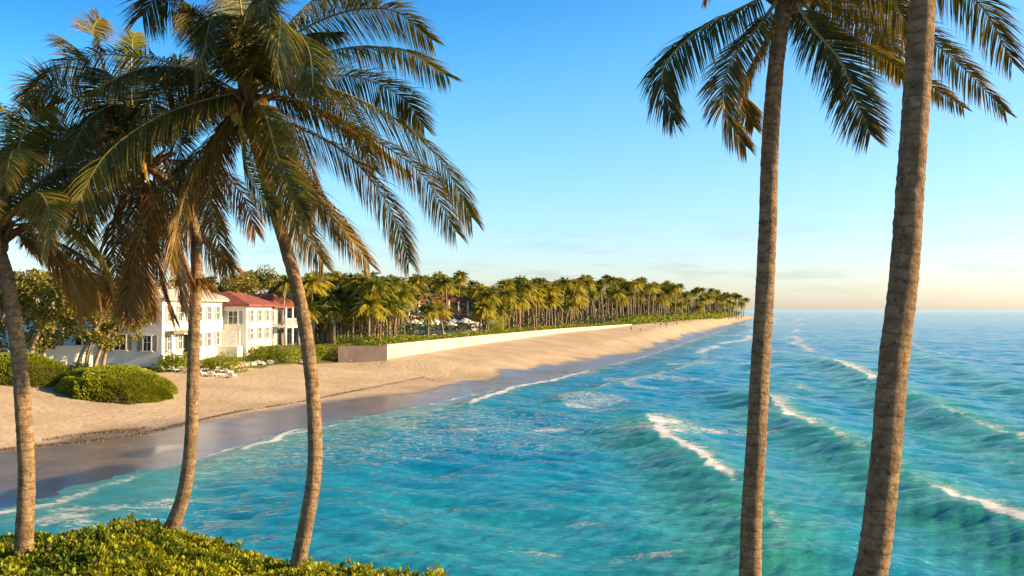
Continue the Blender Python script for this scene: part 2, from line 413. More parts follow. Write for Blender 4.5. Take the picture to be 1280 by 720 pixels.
# surf and foam parallel to the beach, and drifting patches
fb = fbm(X*0.05+7, Y*0.035, 60, 4)
foam = np.maximum(foam, 0.24*sstep(fb, 0.50, 0.66)*(1-sstep(depth, 8, 60)))
st = fbm(X*0.16, Y*0.10, 71, 4)
foam = np.maximum(foam, 0.29*sstep(st, 0.55, 0.72)*sstep(Y, 30, 60)*(1-sstep(depth, 20, 70)))
edge = np.exp(-((depth-0.3)/0.7)**2)
foam = np.maximum(foam, 0.36*edge*(0.5+0.8*fbm(X*0.2, Y*0.2, 77, 3)))
for off, am in ((12,0.37),(30,0.34),(52,0.30)):
    wob = 9*(fbm(X*0.012, Y*0.012, 80+off, 3)-0.5)
    e = np.exp(-((depth-off+wob*2)/(1.5+Y*0.006))**2)*sstep(Y, 95, 150)
    foam = np.maximum(foam, am*e*sstep(fbm(X*0.03, Y*0.02, 90+off, 3), 0.40, 0.52))
def patch(px, py, rx, ry, s):
    global foam
    c = P(px, py, 0)
    wx = 3*rx*(fbm(X*0.35, Y*0.35, 95, 4)-0.5); wy = 3*ry*(fbm(X*0.35+50, Y*0.35, 96, 4)-0.5)
    foam[:] = np.maximum(foam, 0.82*s*np.exp(-((X-c.x+wx)/(1.3*rx))**2-((Y-c.y+wy)/ry)**2))
for a in ((730,512,3.5,2.2,.42),(660,536,4.0,1.3,.45),(620,540,3,1.0,.38),(840,548,2.0,3,.45),(700,655,1.3,.8,.36),(680,690,1.2,.6,.36),(830,690,1.5,.8,.38),
          (540,545,2.5,1.2,.34),(870,540,4,2.5,.42),(150,640,2.2,1.6,.40),(100,655,2,1.5,.42),(60,660,2,1.5,.42),(210,655,2,1.0,.36),(510,505,2.5,2,.42),(440,520,3,2,.34),(400,512,3,2.5,.36),
          (990,397,60,60,.5),(1030,402,30,40,.42),(980,405,24,30,.42)): patch(*a)
shallow_glow = np.clip(0.85*(1-sstep(depth, 0.5, 14)) * (1-sstep(Y, 60, 90))*0.5 + crest_glow*1.6 + 0.30*np.exp(-((X+1)/7)**2-((Y-30)/9)**2), 0, 1)  # shallow water, plus green light through the crests painted into the colour
Z += -0.04 + 0.06*sstep(depth, -2, 2) - 0.06*(1-sstep(depth, -3, 0.3))
me = mesh_np('sea', np.stack([X,Y,Z],-1).reshape(-1,3), quads=q, mats=[SEA], attrs={'foam': foam.ravel(), 'shallow_glow': shallow_glow.ravel()}, smooth=True)
tag(link('sea', me), kind='structure', label='turquoise sea with small breaking waves')

# ------------------------------------------------------------------ the bluff in the foreground
BZ = 3.4
def bluff_edge(x): return np.interp(x, [-80,-30,-13,-7.5,-5.5,-4.2,-3.4,-2.4,0,6,14,40], [14,16.5,17.2,17.4,16.9,16.1,15.6,15.0,14.2,13.6,13.6,12])
xs = np.linspace(-80, 40, 240); ys = np.concatenate([np.linspace(-25, 10, 20), np.linspace(10.4, 24, 70)])
Xb, Yb = np.meshgrid(xs, ys)
Eb = bluff_edge(Xb)
Zb = BZ - 0.25*sstep(Yb, 6, 14) + 0.25 - np.clip(Yb-Eb, 0, None)*1.6 + 0.25*(fbm(Xb*0.6, Yb*0.6, 3, 4)-0.5)
Zb = np.maximum(Zb, -2)
i = np.arange(len(ys)-1)[:,None]*len(xs)+np.arange(len(xs)-1)[None,:]
qb = np.stack([i,i+1,i+len(xs)+1,i+len(xs)],-1).reshape(-1,4)
BM = simple_mat('bluff_earth', (0.20,0.15,0.09), (0.10,0.10,0.04), 1.2, 0.95, 0.6, 6)
tag(link('bluff_ground', mesh_np('bluff_ground', np.stack([Xb,Yb,Zb],-1).reshape(-1,3), quads=qb, mats=[BM], smooth=True)), kind='structure', label='earth bluff under the foreground palms')
def bz(x, y): return float(np.interp(y, [6,14], [BZ+.25, BZ]) - max(0, y-float(bluff_edge(x)))*1.6)

# ------------------------------------------------------------------ palms
def trunk_material():
    m, nt, b = new_mat('palm_bark')
    uv = N(nt, 'ShaderNodeUVMap', uv_map='UVMap').outputs[0]
    o = N(nt, 'ShaderNodeTexCoord').outputs['Object']
    base = noise_mix(nt, (0.37,0.25,0.13), (0.20,0.13,0.07), 6.0, 6, 0.38, 0.62, vec=o)
    base = noise_mix(nt, base, (0.50,0.37,0.23), 16.0, 4, 0.60, 0.72, vec=o)
    base = noise_mix(nt, base, (0.10,0.07,0.045), 11.0, 7, 0.54, 0.68, vec=o)
    base = noise_mix(nt, base, (0.42,0.36,0.28), 3.2, 7, 0.63, 0.75, vec=o)
    mpn = N(nt, 'ShaderNodeMapping', {'Vector': uv, 'Scale': (1.0, 1.0, 1.0)}).outputs[0]
    wv = N(nt, 'ShaderNodeTexWave', {'Scale': 2.3, 'Distortion': 2.2, 'Detail': 4, 'Detail Scale': 2.5, 'Vector': mpn}, wave_type='BANDS', bands_direction='Y', wave_profile='SAW').outputs['Fac']
    dk = N(nt, 'ShaderNodeMapRange', {'Value': wv, 'From Min': 0.0, 'From Max': 0.25, 'To Min': 0.8, 'To Max': 0.0}).outputs[0]
    c = N(nt, 'ShaderNodeMix', {'Factor': dk, 'A': base, 'B': (0.13,0.09,0.06,1)}, data_type='RGBA').outputs['Result']
    nt.links.new(c, b.inputs['Base Color']); b.inputs['Roughness'].default_value = 0.85
    b.inputs['Specular IOR Level'].default_value = 0.2
    n3 = N(nt, 'ShaderNodeTexNoise', {'Scale': 22, 'Detail': 8, 'Roughness': 0.7, 'Vector': o}).outputs['Fac']
    h = N(nt, 'ShaderNodeMath', {0: wv, 1: 0.6, 2: n3}, operation='MULTIPLY_ADD').outputs[0]
    nt.links.new(N(nt, 'ShaderNodeBump', {'Height': h, 'Strength': 1.0, 'Distance': 0.05}).outputs[0], b.inputs['Normal'])
    return m
BARK = trunk_material()
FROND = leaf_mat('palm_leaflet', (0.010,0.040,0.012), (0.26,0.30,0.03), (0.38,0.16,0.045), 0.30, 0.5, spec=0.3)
RACH = simple_mat('palm_rachis', (0.30,0.24,0.07), (0.22,0.16,0.06), 4, 0.5)
HUSK = simple_mat('palm_fibre', (0.20,0.11,0.05), (0.10,0.055,0.03), 9, 0.9, 0.8, 25)
NUTM = simple_mat('coconut_husk', (0.55,0.30,0.05), (0.35,0.24,0.05), 6, 0.45)

def palm_trunk(pts, rads, parent, origin, n=28, seg=0.045, flare=0.25):
    length = sum((Vector(pts[k+1])-Vector(pts[k])).length for k in range(len(pts)-1))
    nr = int(length/seg)
    c = catmull(pts, nr)
    rr = np.interp(np.linspace(0, 1, nr), np.linspace(0, 1, len(rads)), rads)
    V_ = []; uvv = []
    rs = np.random.default_rng(int(abs(pts[0][0])*100)+5)
    v = 0.0; ringph = 0
    for k in range(nr):
        t = (c[min(k+1, nr-1)]-c[max(k-1, 0)]).normalized()
        a = t.cross(Vector((0.05, 1, 0))).normalized(); b = t.cross(a)
        if k: v += (c[k]-c[k-1]).length
        ringph = (v/0.115) % 1
        ring = 1+0.028*(1-ringph)-0.01
        ring += flare*math.exp(-v/0.28)
        for j in range(n):
            an = 2*PI*j/n
            r = rr[k]*ring*(1+0.03*math.sin(3*an+v*1.3)+0.022*rs.normal())
            V_.append(c[k]-Vector(origin)+(a*math.cos(an)+b*math.sin(an))*r); uvv.append((j/n, v))
    i = np.arange(nr-1)[:,None]*n; j = np.arange(n)[None,:]; j2 = (j+1) % n
    q = np.stack([i+j, i+j2, i+n+j2, i+n+j], -1).reshape(-1,4)
    me = mesh_np('trunk', [tuple(x) for x in V_], quads=q, mats=[BARK], smooth=True)
    uvl = me.uv_layers.new(name='UVMap')
    li = np.zeros(len(me.loops), np.int32); me.loops.foreach_get('vertex_index', li)
    uva = np.array(uvv)[li]
    lj = li.reshape(-1,4) % n
    wrap = (lj.max(1) == n-1) & (lj.min(1) == 0)
    uva = uva.reshape(-1,4,2); fix = wrap[:,None] & (lj == 0); uva[...,0][fix] += 1
    uvl.data.foreach_set('uv', uva.reshape(-1).astype(np.float32))
    return link('trunk', me, parent)

def frond(ctrl, parent, origin, seed, nleaf=95, ll=0.62, w=0.020, droop=0.9, tone=0.3, dry=0.1, wind=(0.22,0.02,0), bare=0.16, roll=None, roll0=None, side_spread=0.95, gap=0.0):
    """one pinnate leaf: rachis along ctrl (world points), leaflets on both sides that droop with gravity."""
    r = np.random.default_rng(seed)
    K = 60
    c = np.array([tuple(p) for p in catmull(ctrl, K)]) - np.array(tuple(origin))
    T = np.gradient(c, axis=0); T /= np.linalg.norm(T, axis=1)[:,None]
    up = np.array([0,0,1.0])
    S = np.cross(T, up); sn = np.linalg.norm(S, axis=1)
    # where the leaf points straight up or down keep the last side vector
    base_s = S[np.argmax(sn)]/sn.max()
    for k in range(K):
        if np.dot(S[k], base_s) < 0 and sn[k] < 0.3: S[k] = -S[k]
    S = S + base_s*0.25*np.sign(np.sum(S*base_s, axis=1)+1e-6)[:,None]
    tw = (r.uniform(-0.4, 0.4) + (roll0 or 0) + np.linspace(0, 1, K)**1.3*(roll if roll is not None else r.choice([-1, 1])*r.uniform(.8, 1.4)))[:,None]
    S /= np.linalg.norm(S, axis=1)[:,None]
    Nn = np.cross(S, T); Nn[Nn[:,2] < 0] *= 1
    S = S*np.cos(tw)+Nn*np.sin(tw); Nn = np.cross(S, T)
    verts = []; quads = []; tris = []; mi = []; tn = []; tp = []
    # rachis: 5 sided tapering tube
    idx = np.arange(0, K, 2); ns = 5
    rad = np.interp(idx/(K-1), [0, 0.08, 0.25, 1], [0.055, 0.030, 0.020, 0.004])
    for a, k in enumerate(idx):
        for j in range(ns):
            an = 2*PI*j/ns
            verts.append(c[k]+(S[k]*math.cos(an)*1.2+Nn[k]*math.sin(an)*0.8)*rad[a])
            tn.append(0.6); tp.append(0.1)
    for a in range(len(idx)-1):
        for j in range(ns):
            quads.append((a*ns+j, a*ns+(j+1) % ns, (a+1)*ns+(j+1) % ns, (a+1)*ns+j)); mi.append(1)
    verts = np.array(verts)
    # leaflets
    t = np.linspace(bare, 0.995, nleaf); t = np.repeat(t, 2)+r.normal(0, 0.002, nleaf*2)
    side = np.tile([1, -1], nleaf)
    if gap > 0:
        keep = r.random(len(t)) > gap; t = t[keep]; side = side[keep]
    n = len(t); fk = np.clip(t*(K-1), 0, K-1.001); k0 = fk.astype(int); fr = (fk-k0)[:,None]
    def L(a): return a[k0]*(1-fr)+a[np.minimum(k0+1, K-1)]*fr
    b0, Tt, Ss, N0 = L(c), L(T), L(S), L(Nn)
    lenp = np.interp(t, [0, bare, 0.3, 0.55, 0.8, 0.93, 1], [0.5, 0.6, 1.0, 1.0, 0.88, 0.66, 0.42])*ll*r.uniform(0.82, 1.12, n)
    fwd = np.interp(t, [0, 0.3, 0.8, 1], [0.25, 0.42, 0.65, 1.3])[:,None]
    d = Tt*fwd + Ss*side[:,None]*side_spread + np.sign(N0[:,2:3]+1e-6)*N0*0.12 + r.normal(0, 0.07, (n,3)) + np.array([0,0,-0.32])
    d /= np.linalg.norm(d, axis=1)[:,None]
    g = np.array([wind[0], wind[1], -1.0]); dr = (droop*r.uniform(0.6, 1.35, n))[:,None]
    ss = np.array([0, 0.28, 0.6, 1.0]); ww = np.array([0.75, 1.0, 0.75, 0.0])
    pts = []
    p = b0.copy(); prev = 0
    dirs = []
    for s in ss[1:]:
        dd = d+g*dr*s*0.9; dd /= np.linalg.norm(dd, axis=1)[:,None]
        dirs.append(dd)
    P0 = b0; P1 = P0+dirs[0]*lenp[:,None]*0.28; P2 = P1+dirs[1]*lenp[:,None]*0.32; P3 = P2+dirs[2]*lenp[:,None]*0.40
    # blade width direction: perpendicular to leaflet, leaning to the rachis direction
    wd = np.cross(dirs[0], np.cross(Tt, dirs[0])+r.normal(0, 0.35, (n,3))); wd /= (np.linalg.norm(wd, axis=1)[:,None]+1e-9)
    wh = (w*0.5*r.uniform(0.8, 1.15, n))[:,None]
    fold = np.cross(dirs[0], wd)*wh*0.35
    off = len(verts)
    A = np.stack([P0-wd*wh*.6, P0+wd*wh*.6, P1-wd*wh-fold, P1+wd*wh+fold, P2-wd*wh*.75, P2+wd*wh*.75, P3], 1).reshape(-1,3)
    verts = np.concatenate([verts, A])
    bi = off+np.arange(n)*7
    qd = np.concatenate([np.stack([bi,bi+1,bi+3,bi+2],1), np.stack([bi+2,bi+3,bi+5,bi+4],1)])
    tr = np.stack([bi+4,bi+5,bi+6],1)
    mi += [0]*(len(qd)+len(tr))
    quads = np.concatenate([np.array(quads), qd])
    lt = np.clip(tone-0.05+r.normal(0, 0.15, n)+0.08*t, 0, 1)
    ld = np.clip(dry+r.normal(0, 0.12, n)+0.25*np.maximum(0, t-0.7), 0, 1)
    tn = np.concatenate([tn, np.repeat(lt, 7)])
    tipf = np.array([0,0,0.15,0.15,0.5,0.5,1.0])
    tp = np.concatenate([tp, np.clip(np.repeat(ld, 7)+np.tile(tipf, n)*(0.10+0.6*np.repeat(ld, 7)), 0, 1)])
    me = mesh_np('frond', verts, quads=quads, tris=tr, mats=[FROND, RACH], matidx=mi, attrs={'tone': tn, 'tip': tp}, smooth=False)
    return link('frond', me, parent)

def big_palm(name, label, base, trunk_px, depth, crown_px, radii, fronds, extra, scale, nuts=0, seed=1, maxlen=4.3, trunkpts=None):
    """trunk_px: (px,py,depth) from the ground up to the crown"""
    pts = [Q(a, b_, dd) for a, b_, dd in trunk_px]
    pts[0] = Vector((pts[0].x, pts[0].y, bz(pts[0].x, pts[0].y)-0.15))
    o = empty('coconut_palm', pts[0]); org = pts[0]
    tag(o, label, 'palm tree', 'tall coconut palms in the foreground')
    palm_trunk(pts, radii, o, org)
    cpos = pts[-1]
    r = np.random.default_rng(seed)
    k = 0
    if name in 'abc':
        for q_ in range(8 if name == 'c' else 3):
            extra = list(extra)+[(q_*2.4+.7+len(name), [1.0,.55,.15][q_ % 3], 3.2, [.5,.6,.5][q_ % 3], dict(tone=.15, dry=.08 if q_ % 3 < 2 else .35, nleaf=150, ll=.72))]
    for f in fronds:
        pxs, off, kw = f[0], f[1], (f[2] if len(f) > 2 else {})
        ctrl = [cpos+Vector((0, 0, 0.05))]
        dc = cpos.y
        for m_, (a, b_) in enumerate(pxs):
            tt = (m_+1)/len(pxs)
            ctrl.append(Q(a, b_, dc+off*tt))
        frond(ctrl, o, org, seed*100+k, **kw); k += 1
    for (az, el, ln, dp, kw) in extra:         # fronds out of the photo's frame or behind the others
        dirv = Vector((math.sin(az), math.cos(az), 0))
        ctrl = [cpos.copy()]
        for t in (0.33, 0.66, 1.0):
            h = ln*(math.cos(el)*t); v = ln*(math.sin(el)*t - dp*t*t)
            ctrl.append(cpos+dirv*h*(1-0.12*dp*t)+Vector((0, 0, v)))
        frond(ctrl, o, org, seed*100+k, **kw); k += 1
    # fibrous heart with stubs of old leaf bases
    mb = MB()
    lt = (pts[-1]-pts[-2]).normalized()
    mb.tube([cpos-org-lt*0.45, cpos-org-lt*0.15, cpos-org+lt*0.15, cpos-org+lt*0.5, cpos-org+lt*0.8], [radii[-1]*1.0, radii[-1]*1.35, radii[-1]*1.3, 0.09, 0.02], 12)
    for q_ in range(14):
        an = q_*2.4; dv = Vector((math.cos(an), math.sin(an), 0))
        p0 = cpos-org-lt*0.2+dv*radii[-1]*0.8
        mb.tube([p0, p0+dv*0.18+Vector((0,0,0.16)), p0+dv*0.42+Vector((0,0,0.28))], [0.06,0.045,0.02], 6)
    mb.build('crown_fibre', HUSK, o, smooth=True)
    for q_ in range(nuts):
        an = r.uniform(0, 2*PI); rr_ = r.uniform(0.24, 0.42)
        c = cpos-org+Vector((math.cos(an)*rr_, math.sin(an)*rr_, r.uniform(-0.42, 0.02)))
        mb = MB(); 
        hs = np.linspace(-1, 1, 9)
        mb.tube([c+Vector((0,0,h*0.13)) for h in hs], [0.105*math.sqrt(max(0.004, 1-h*h))*(1+0.08*h) for h in hs], 10)
        mb.build('coconut', NUTM, o, smooth=True)
    return o

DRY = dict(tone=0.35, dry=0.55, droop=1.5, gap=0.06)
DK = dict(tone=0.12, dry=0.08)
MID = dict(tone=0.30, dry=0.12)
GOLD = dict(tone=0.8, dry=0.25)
# --- centre-left palm, crown fully in view
C_f = [
 ([(345,60),(420,18),(490,13),(540,50)], -0.6, MID), ([(350,88),(430,60),(500,63),(560,95)], -0.9, MID),
 ([(370,100),(440,95),(500,120),(530,158)], 0.8, DK), ([(375,100),(480,140),(550,200),(590,272)], -0.3, dict(tone=.28,dry=.18,ll=.78)),
 ([(370,125),(450,165),(525,215),(570,290)], 0.9, dict(tone=.32,dry=.3,ll=.7)), ([(355,150),(430,190),(485,255),(512,330)], 0.3, dict(tone=.3,dry=.42,ll=.68,droop=1.2)),
 ([(335,150),(380,220),(420,275),(462,330)], 0.6, dict(tone=.3,dry=.5,ll=.62)), ([(325,150),(350,220),(375,280),(405,330)], -0.5, DRY),
 ([(300,150),(306,200),(328,245),(345,262)], -2.0, dict(tone=.22,dry=.05,ll=.5,droop=.5,roll0=1.2,roll=0.2)), ([(330,140),(345,190),(365,240),(385,275)], -1.9, dict(tone=.5,dry=.25)),
 ([(285,150),(250,200),(228,255),(212,330)], -0.6, DRY), ([(280,160),(262,220),(268,280),(285,335)], 0.5, DRY),
 ([(275,120),(200,145),(135,190),(95,255)], -1.2, dict(tone=.34,dry=.12,ll=.75,droop=1.0)), ([(290,150),(230,210),(185,270),(160,345)], 0.7, DRY),
 ([(270,108),(200,75),(100,72),(30,118)], 0.2, dict(tone=.12,dry=.1,ll=.66)), ([(265,125),(205,150),(150,200),(120,270)], 1.6, dict(tone=.2,dry=.4)),
 ([(290,80),(250,20),(205,-10),(178,20)], 0.3, dict(tone=.12,dry=.08,ll=.8)), ([(300,60),(275,-20),(240,-60),(195,-70)], -0.8, DK),
 ([(310,60),(330,-30),(370,-80),(430,-70)], 0.5, GOLD), ([(325,80),(370,20),(420,-15),(470,-5)], 1.2, dict(tone=.6,dry=.2)),
 ([(325,85),(360,40),(385,60),(392,115)], -2.6, dict(tone=.22,dry=.05,ll=.66,droop=1.2)), ([(300,80),(275,25),(262,30),(250,100)], -2.6, dict(tone=.12,dry=.05,ll=.6)),
 ([(310,70),(300,0),(300,-40),(315,-80)], -1.5, MID), ([(318,80),(345,25),(350,30),(345,90)], -3.3, dict(tone=.3,dry=.05,ll=.7,droop=1.3)),
 ([(308,80),(312,20),(325,-10),(338,20)], -2.8, dict(tone=.2,dry=.05,ll=.66,droop=1.3)), ([(330,100),(390,110),(440,150),(470,215)], 2.2, dict(tone=.25,dry=.3)),
 ([(320,140),(345,190),(385,240),(440,300)], 1.9, DRY), ([(300,130),(270,180),(245,240),(240,300)], 2.2, DRY)]
C_f = [(a, b_, dict(dict(nleaf=210), **dict(k, dry=k.get('dry', .1)*.62, ll=k.get('ll', .62)*1.22, droop=k.get('droop', .9)*0.85))) for a, b_, k in C_f]
big_palm('c', 'tall coconut palm right of the two slimmer left trunks, its whole crown in view', None,
         [(368,725,15.6),(374,700,15.6),(392,600,15.6),(393,530,15.7),(388,460,15.8),(376,380,15.8),(358,310,15.8),(335,235,15.8),(318,170,15.7),(309,122,15.6)],
         15.6, (308,118), [0.1414, 0.1302, 0.1265, 0.1228, 0.119, 0.1153, 0.1116, 0.1042, 0.1042, 0.1042], C_f, [], 1, nuts=9, seed=3)
# --- palm behind it, dark crown and brown hanging skirt
B_f = [
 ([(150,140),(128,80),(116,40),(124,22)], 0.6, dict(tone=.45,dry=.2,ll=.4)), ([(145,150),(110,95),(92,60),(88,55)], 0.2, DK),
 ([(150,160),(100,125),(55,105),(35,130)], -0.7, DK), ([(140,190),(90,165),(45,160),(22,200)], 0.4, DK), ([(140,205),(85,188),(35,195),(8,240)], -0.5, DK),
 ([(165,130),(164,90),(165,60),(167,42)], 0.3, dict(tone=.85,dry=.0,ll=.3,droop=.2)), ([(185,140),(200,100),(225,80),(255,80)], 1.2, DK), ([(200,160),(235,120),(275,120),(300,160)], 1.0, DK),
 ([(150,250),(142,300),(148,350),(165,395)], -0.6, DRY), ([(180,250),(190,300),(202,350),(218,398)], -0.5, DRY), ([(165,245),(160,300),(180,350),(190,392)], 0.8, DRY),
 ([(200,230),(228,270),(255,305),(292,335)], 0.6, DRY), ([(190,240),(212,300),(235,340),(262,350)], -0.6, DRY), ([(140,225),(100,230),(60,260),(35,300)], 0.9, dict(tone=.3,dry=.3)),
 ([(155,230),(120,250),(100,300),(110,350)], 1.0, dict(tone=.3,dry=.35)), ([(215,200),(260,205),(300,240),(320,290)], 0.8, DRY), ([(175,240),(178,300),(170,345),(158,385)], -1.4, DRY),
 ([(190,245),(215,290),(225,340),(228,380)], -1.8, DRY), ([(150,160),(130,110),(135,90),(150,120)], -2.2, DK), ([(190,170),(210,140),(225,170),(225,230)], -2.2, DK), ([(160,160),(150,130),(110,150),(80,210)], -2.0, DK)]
B_f = [(a, b_, dict(dict(nleaf=190), **dict(k, ll=k.get('ll', .56)*1.4, droop=k.get('droop', .9)*0.8))) for a, b_, k in B_f]
big_palm('b', 'coconut palm with a bowed lower trunk and a shaggy skirt of brown hanging fronds', None,
         [(196,700,16.8),(205,680,16.8),(226,630,16.8),(237,570,16.8),(241,480,16.9),(243,400,17.0),(246,335,17.1),(243,285,17.3),(222,240,17.5),(178,200,17.6)],
         17, None, [0.1596, 0.1451, 0.1269, 0.1197, 0.1161, 0.1088, 0.1052, 0.0979, 0.087, 0.087], B_f, [], 1, nuts=4, seed=5)
# --- palm at the left edge
A_f = [
 ([(50,262),(100,232),(135,205),(160,185)], -0.8, dict(tone=.3,dry=.2)), ([(45,235),(75,195),(100,170),(130,165)], 0.8, dict(tone=.35,dry=.2)),
 ([(15,220),(28,170),(45,140),(68,132)], 0.4, dict(tone=.5,dry=.15)), ([(50,278),(90,285),(120,310),(138,348)], -0.7, GOLD), ([(35,300),(65,320),(90,350),(105,392)], 0.5, dict(tone=.7,dry=.5,droop=1.3)),
 ([(0,220),(-25,170),(-60,140),(-100,140)], 0.5, dict(tone=.6)), ([(-40,260),(-100,240),(-160,260),(-200,320)], -0.8, MID), ([(-20,220),(-60,190),(-110,190),(-160,230)], 1.4, MID),
 ([(-30,300),(-70,330),(-100,370),(-110,420)], -0.5, DRY), ([(10,230),(20,195),(15,190),(5,230)], -2.4, dict(tone=.6,dry=.2)), ([(25,260),(45,240),(60,260),(62,310)], -2.3, dict(tone=.75,dry=.3)),
 ([(-15,260),(-30,240),(-40,260),(-45,310)], -2.4, MID), ([(20,260),(60,240),(90,250),(110,290)], 2.0, dict(tone=.5,dry=.3)), ([(5,240),(10,180),(5,150),(-10,130)], 1.6, dict(tone=.6)),
 ([(40,300),(70,310),(110,345),(128,380)], 1.2, dict(tone=.6,dry=.5,droop=1.3))]
A_f = [(a, b_, dict(dict(nleaf=180), **dict(k, ll=k.get('ll', .55)*1.3, droop=k.get('droop', .9)*0.85))) for a, b_, k in A_f]
big_palm('a', 'coconut palm at the left edge, yellow-green fronds lit by low sun', None,
         [(30,700,15.4),(30,680,15.4),(33,600,15.4),(30,530,15.4),(25,460,15.5),(18,400,15.5),(8,345,15.6),(-2,310,15.7),(2,288,15.8)],
         15.5, None, [0.164, 0.1476, 0.1353, 0.1312, 0.1271, 0.123, 0.1189, 0.1148, 0.1148], A_f, [], 1, nuts=3, seed=8)
# --- slimmer of the two right palms
D_f = [
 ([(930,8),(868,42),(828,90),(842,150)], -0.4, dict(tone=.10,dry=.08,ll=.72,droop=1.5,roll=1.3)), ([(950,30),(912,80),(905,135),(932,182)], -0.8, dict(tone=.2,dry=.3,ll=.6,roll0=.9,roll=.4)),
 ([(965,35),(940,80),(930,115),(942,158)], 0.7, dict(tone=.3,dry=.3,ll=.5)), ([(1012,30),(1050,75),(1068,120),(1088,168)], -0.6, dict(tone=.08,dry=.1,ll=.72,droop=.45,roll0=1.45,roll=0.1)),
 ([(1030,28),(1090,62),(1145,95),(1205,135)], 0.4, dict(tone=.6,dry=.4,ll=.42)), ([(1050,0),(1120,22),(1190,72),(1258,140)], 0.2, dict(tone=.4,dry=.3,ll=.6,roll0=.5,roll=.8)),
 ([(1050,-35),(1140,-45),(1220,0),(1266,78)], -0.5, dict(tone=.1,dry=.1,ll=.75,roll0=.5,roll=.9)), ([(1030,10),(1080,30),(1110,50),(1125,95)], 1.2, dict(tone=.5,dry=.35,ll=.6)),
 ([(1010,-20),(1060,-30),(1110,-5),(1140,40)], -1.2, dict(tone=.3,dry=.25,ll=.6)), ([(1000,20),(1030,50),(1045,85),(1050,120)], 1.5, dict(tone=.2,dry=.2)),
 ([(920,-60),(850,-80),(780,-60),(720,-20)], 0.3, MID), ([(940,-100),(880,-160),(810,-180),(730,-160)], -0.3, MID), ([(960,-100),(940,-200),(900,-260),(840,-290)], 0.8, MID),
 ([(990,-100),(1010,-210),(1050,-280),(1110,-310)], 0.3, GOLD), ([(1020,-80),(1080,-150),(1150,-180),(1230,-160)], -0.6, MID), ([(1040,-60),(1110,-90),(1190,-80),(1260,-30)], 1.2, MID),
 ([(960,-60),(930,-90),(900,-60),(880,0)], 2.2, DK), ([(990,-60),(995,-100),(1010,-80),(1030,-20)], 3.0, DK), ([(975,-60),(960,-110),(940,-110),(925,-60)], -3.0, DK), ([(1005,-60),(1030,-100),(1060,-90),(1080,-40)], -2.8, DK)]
D_f = [(a, b_, dict(dict(nleaf=185), **dict(k, dry=k.get('dry', .1)*.7, ll=k.get('ll', .55)*.93, droop=k.get('droop', .9)*0.85))) for a, b_, k in D_f]
big_palm('d', 'slim leaning coconut palm on the right with dark arching fronds', None,
         [(936,812,12.0),(938,720,12.0),(940,640,12.0),(945,560,12.0),(950,460,12.05),(955,380,12.1),(960,280,12.1),(963,180,12.2),(970,80,12.2),(980,10,12.3),(984,-12,12.3)],
         12, None, [0.1822, 0.1449, 0.1366, 0.1325, 0.1283, 0.1242, 0.1201, 0.1159, 0.1076, 0.1076, 0.1076], D_f, [], 1, nuts=5, seed=13)
# --- thick trunk at the right, its crown above the frame
ex = []
for k in range(20):
    ex.append((k*2.4, [1.1,0.8,0.5,0.25][k % 4], 3.9, [0.45,0.5,0.5,0.42][k % 4], dict(tone=.3,dry=.15,nleaf=60,ll=.55)))
big_palm('e', 'thickest palm trunk, rough ringed bark, at the right, crown cropped off above', None,
         [(1062,880,9.0),(1072,800,9.0),(1092,700,9.0),(1100,640,9.0),(1108,560,9.0),(1116,460,9.0),(1130,340,9.05),(1139,220,9.1),(1147,110,9.15),(1154,0,9.2),(1162,-130,9.3),(1172,-300,9.4),(1186,-520,9.5)],
         9, None, [0.1795, 0.1582, 0.1522, 0.1471, 0.1436, 0.1419, 0.1402, 0.1351, 0.1317, 0.1283, 0.124, 0.1197, 0.1154], [], ex, 1, nuts=6, seed=17)

# ------------------------------------------------------------------ leafy masses
def leaf_cloud(name, centers, size, mat, parent=None, origin=(0,0,0), seed=0, upb=0.5, tone=None, aspect=0.5, normals=None, nb=0.0):
    """one mesh of pointed leaves (two triangles folded at the midrib) at the given centres"""
    r = np.random.default_rng(seed); c = np.asarray(centers, float)-np.asarray(tuple(origin)); n = len(c)
    d = r.normal(0, 1, (n,3)); d[:,2] += upb
    if normals is not None: d += normals*nb
    d /= np.linalg.norm(d, axis=1)[:,None]
    s = np.cross(d, r.normal(0, 1, (n,3))); s /= np.linalg.norm(s, axis=1)[:,None]
    L_ = (size*r.uniform(0.6, 1.3, n))[:,None]; nrm = np.cross(d, s)
    a = c-d*L_*0.4; b = c+s*L_*aspect*0.5+nrm*L_*0.08; e = c+d*L_*0.6; f = c-s*L_*aspect*0.5+nrm*L_*0.08
    v = np.stack([a,b,e,f],1).reshape(-1,3); i = np.arange(n)*4
    tris = np.concatenate([np.stack([i,i+1,i+2],1), np.stack([i,i+2,i+3],1)])
    t = np.clip((0.4 if tone is None else tone)+r.normal(0, 0.2, n), 0, 1)
    me = mesh_np(name, v, tris=tris, mats=[mat], attrs={'tone': np.repeat(t, 4)}, smooth=False)
    return link(name, me, parent)
HEDGE = leaf_mat('hedge_leaf', (0.05,0.12,0.015), (0.44,0.43,0.02), (0.26,0.13,0.05), 0.35, 0.6, spec=0.2)
TREEL = leaf_mat('tree_leaf', (0.035,0.065,0.012), (0.36,0.29,0.025), None, 0.3, 0.45)
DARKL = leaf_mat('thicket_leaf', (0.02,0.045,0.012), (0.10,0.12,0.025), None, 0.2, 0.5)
FARP = leaf_mat('far_palm_leaf', (0.045,0.10,0.015), (0.50,0.40,0.03), None, 0.35, 0.45)
TWIG = simple_mat('twig', (0.12,0.08,0.04), (0.05,0.04,0.02), 3, 0.9)
PTRUNK = simple_mat('far_palm_bark', (0.27,0.20,0.13), (0.17,0.12,0.075), 1.2, 0.9)
TBARK = simple_mat('tree_bark', (0.40,0.30,0.20), (0.24,0.17,0.11), 2, 0.9, 0.4, 8)

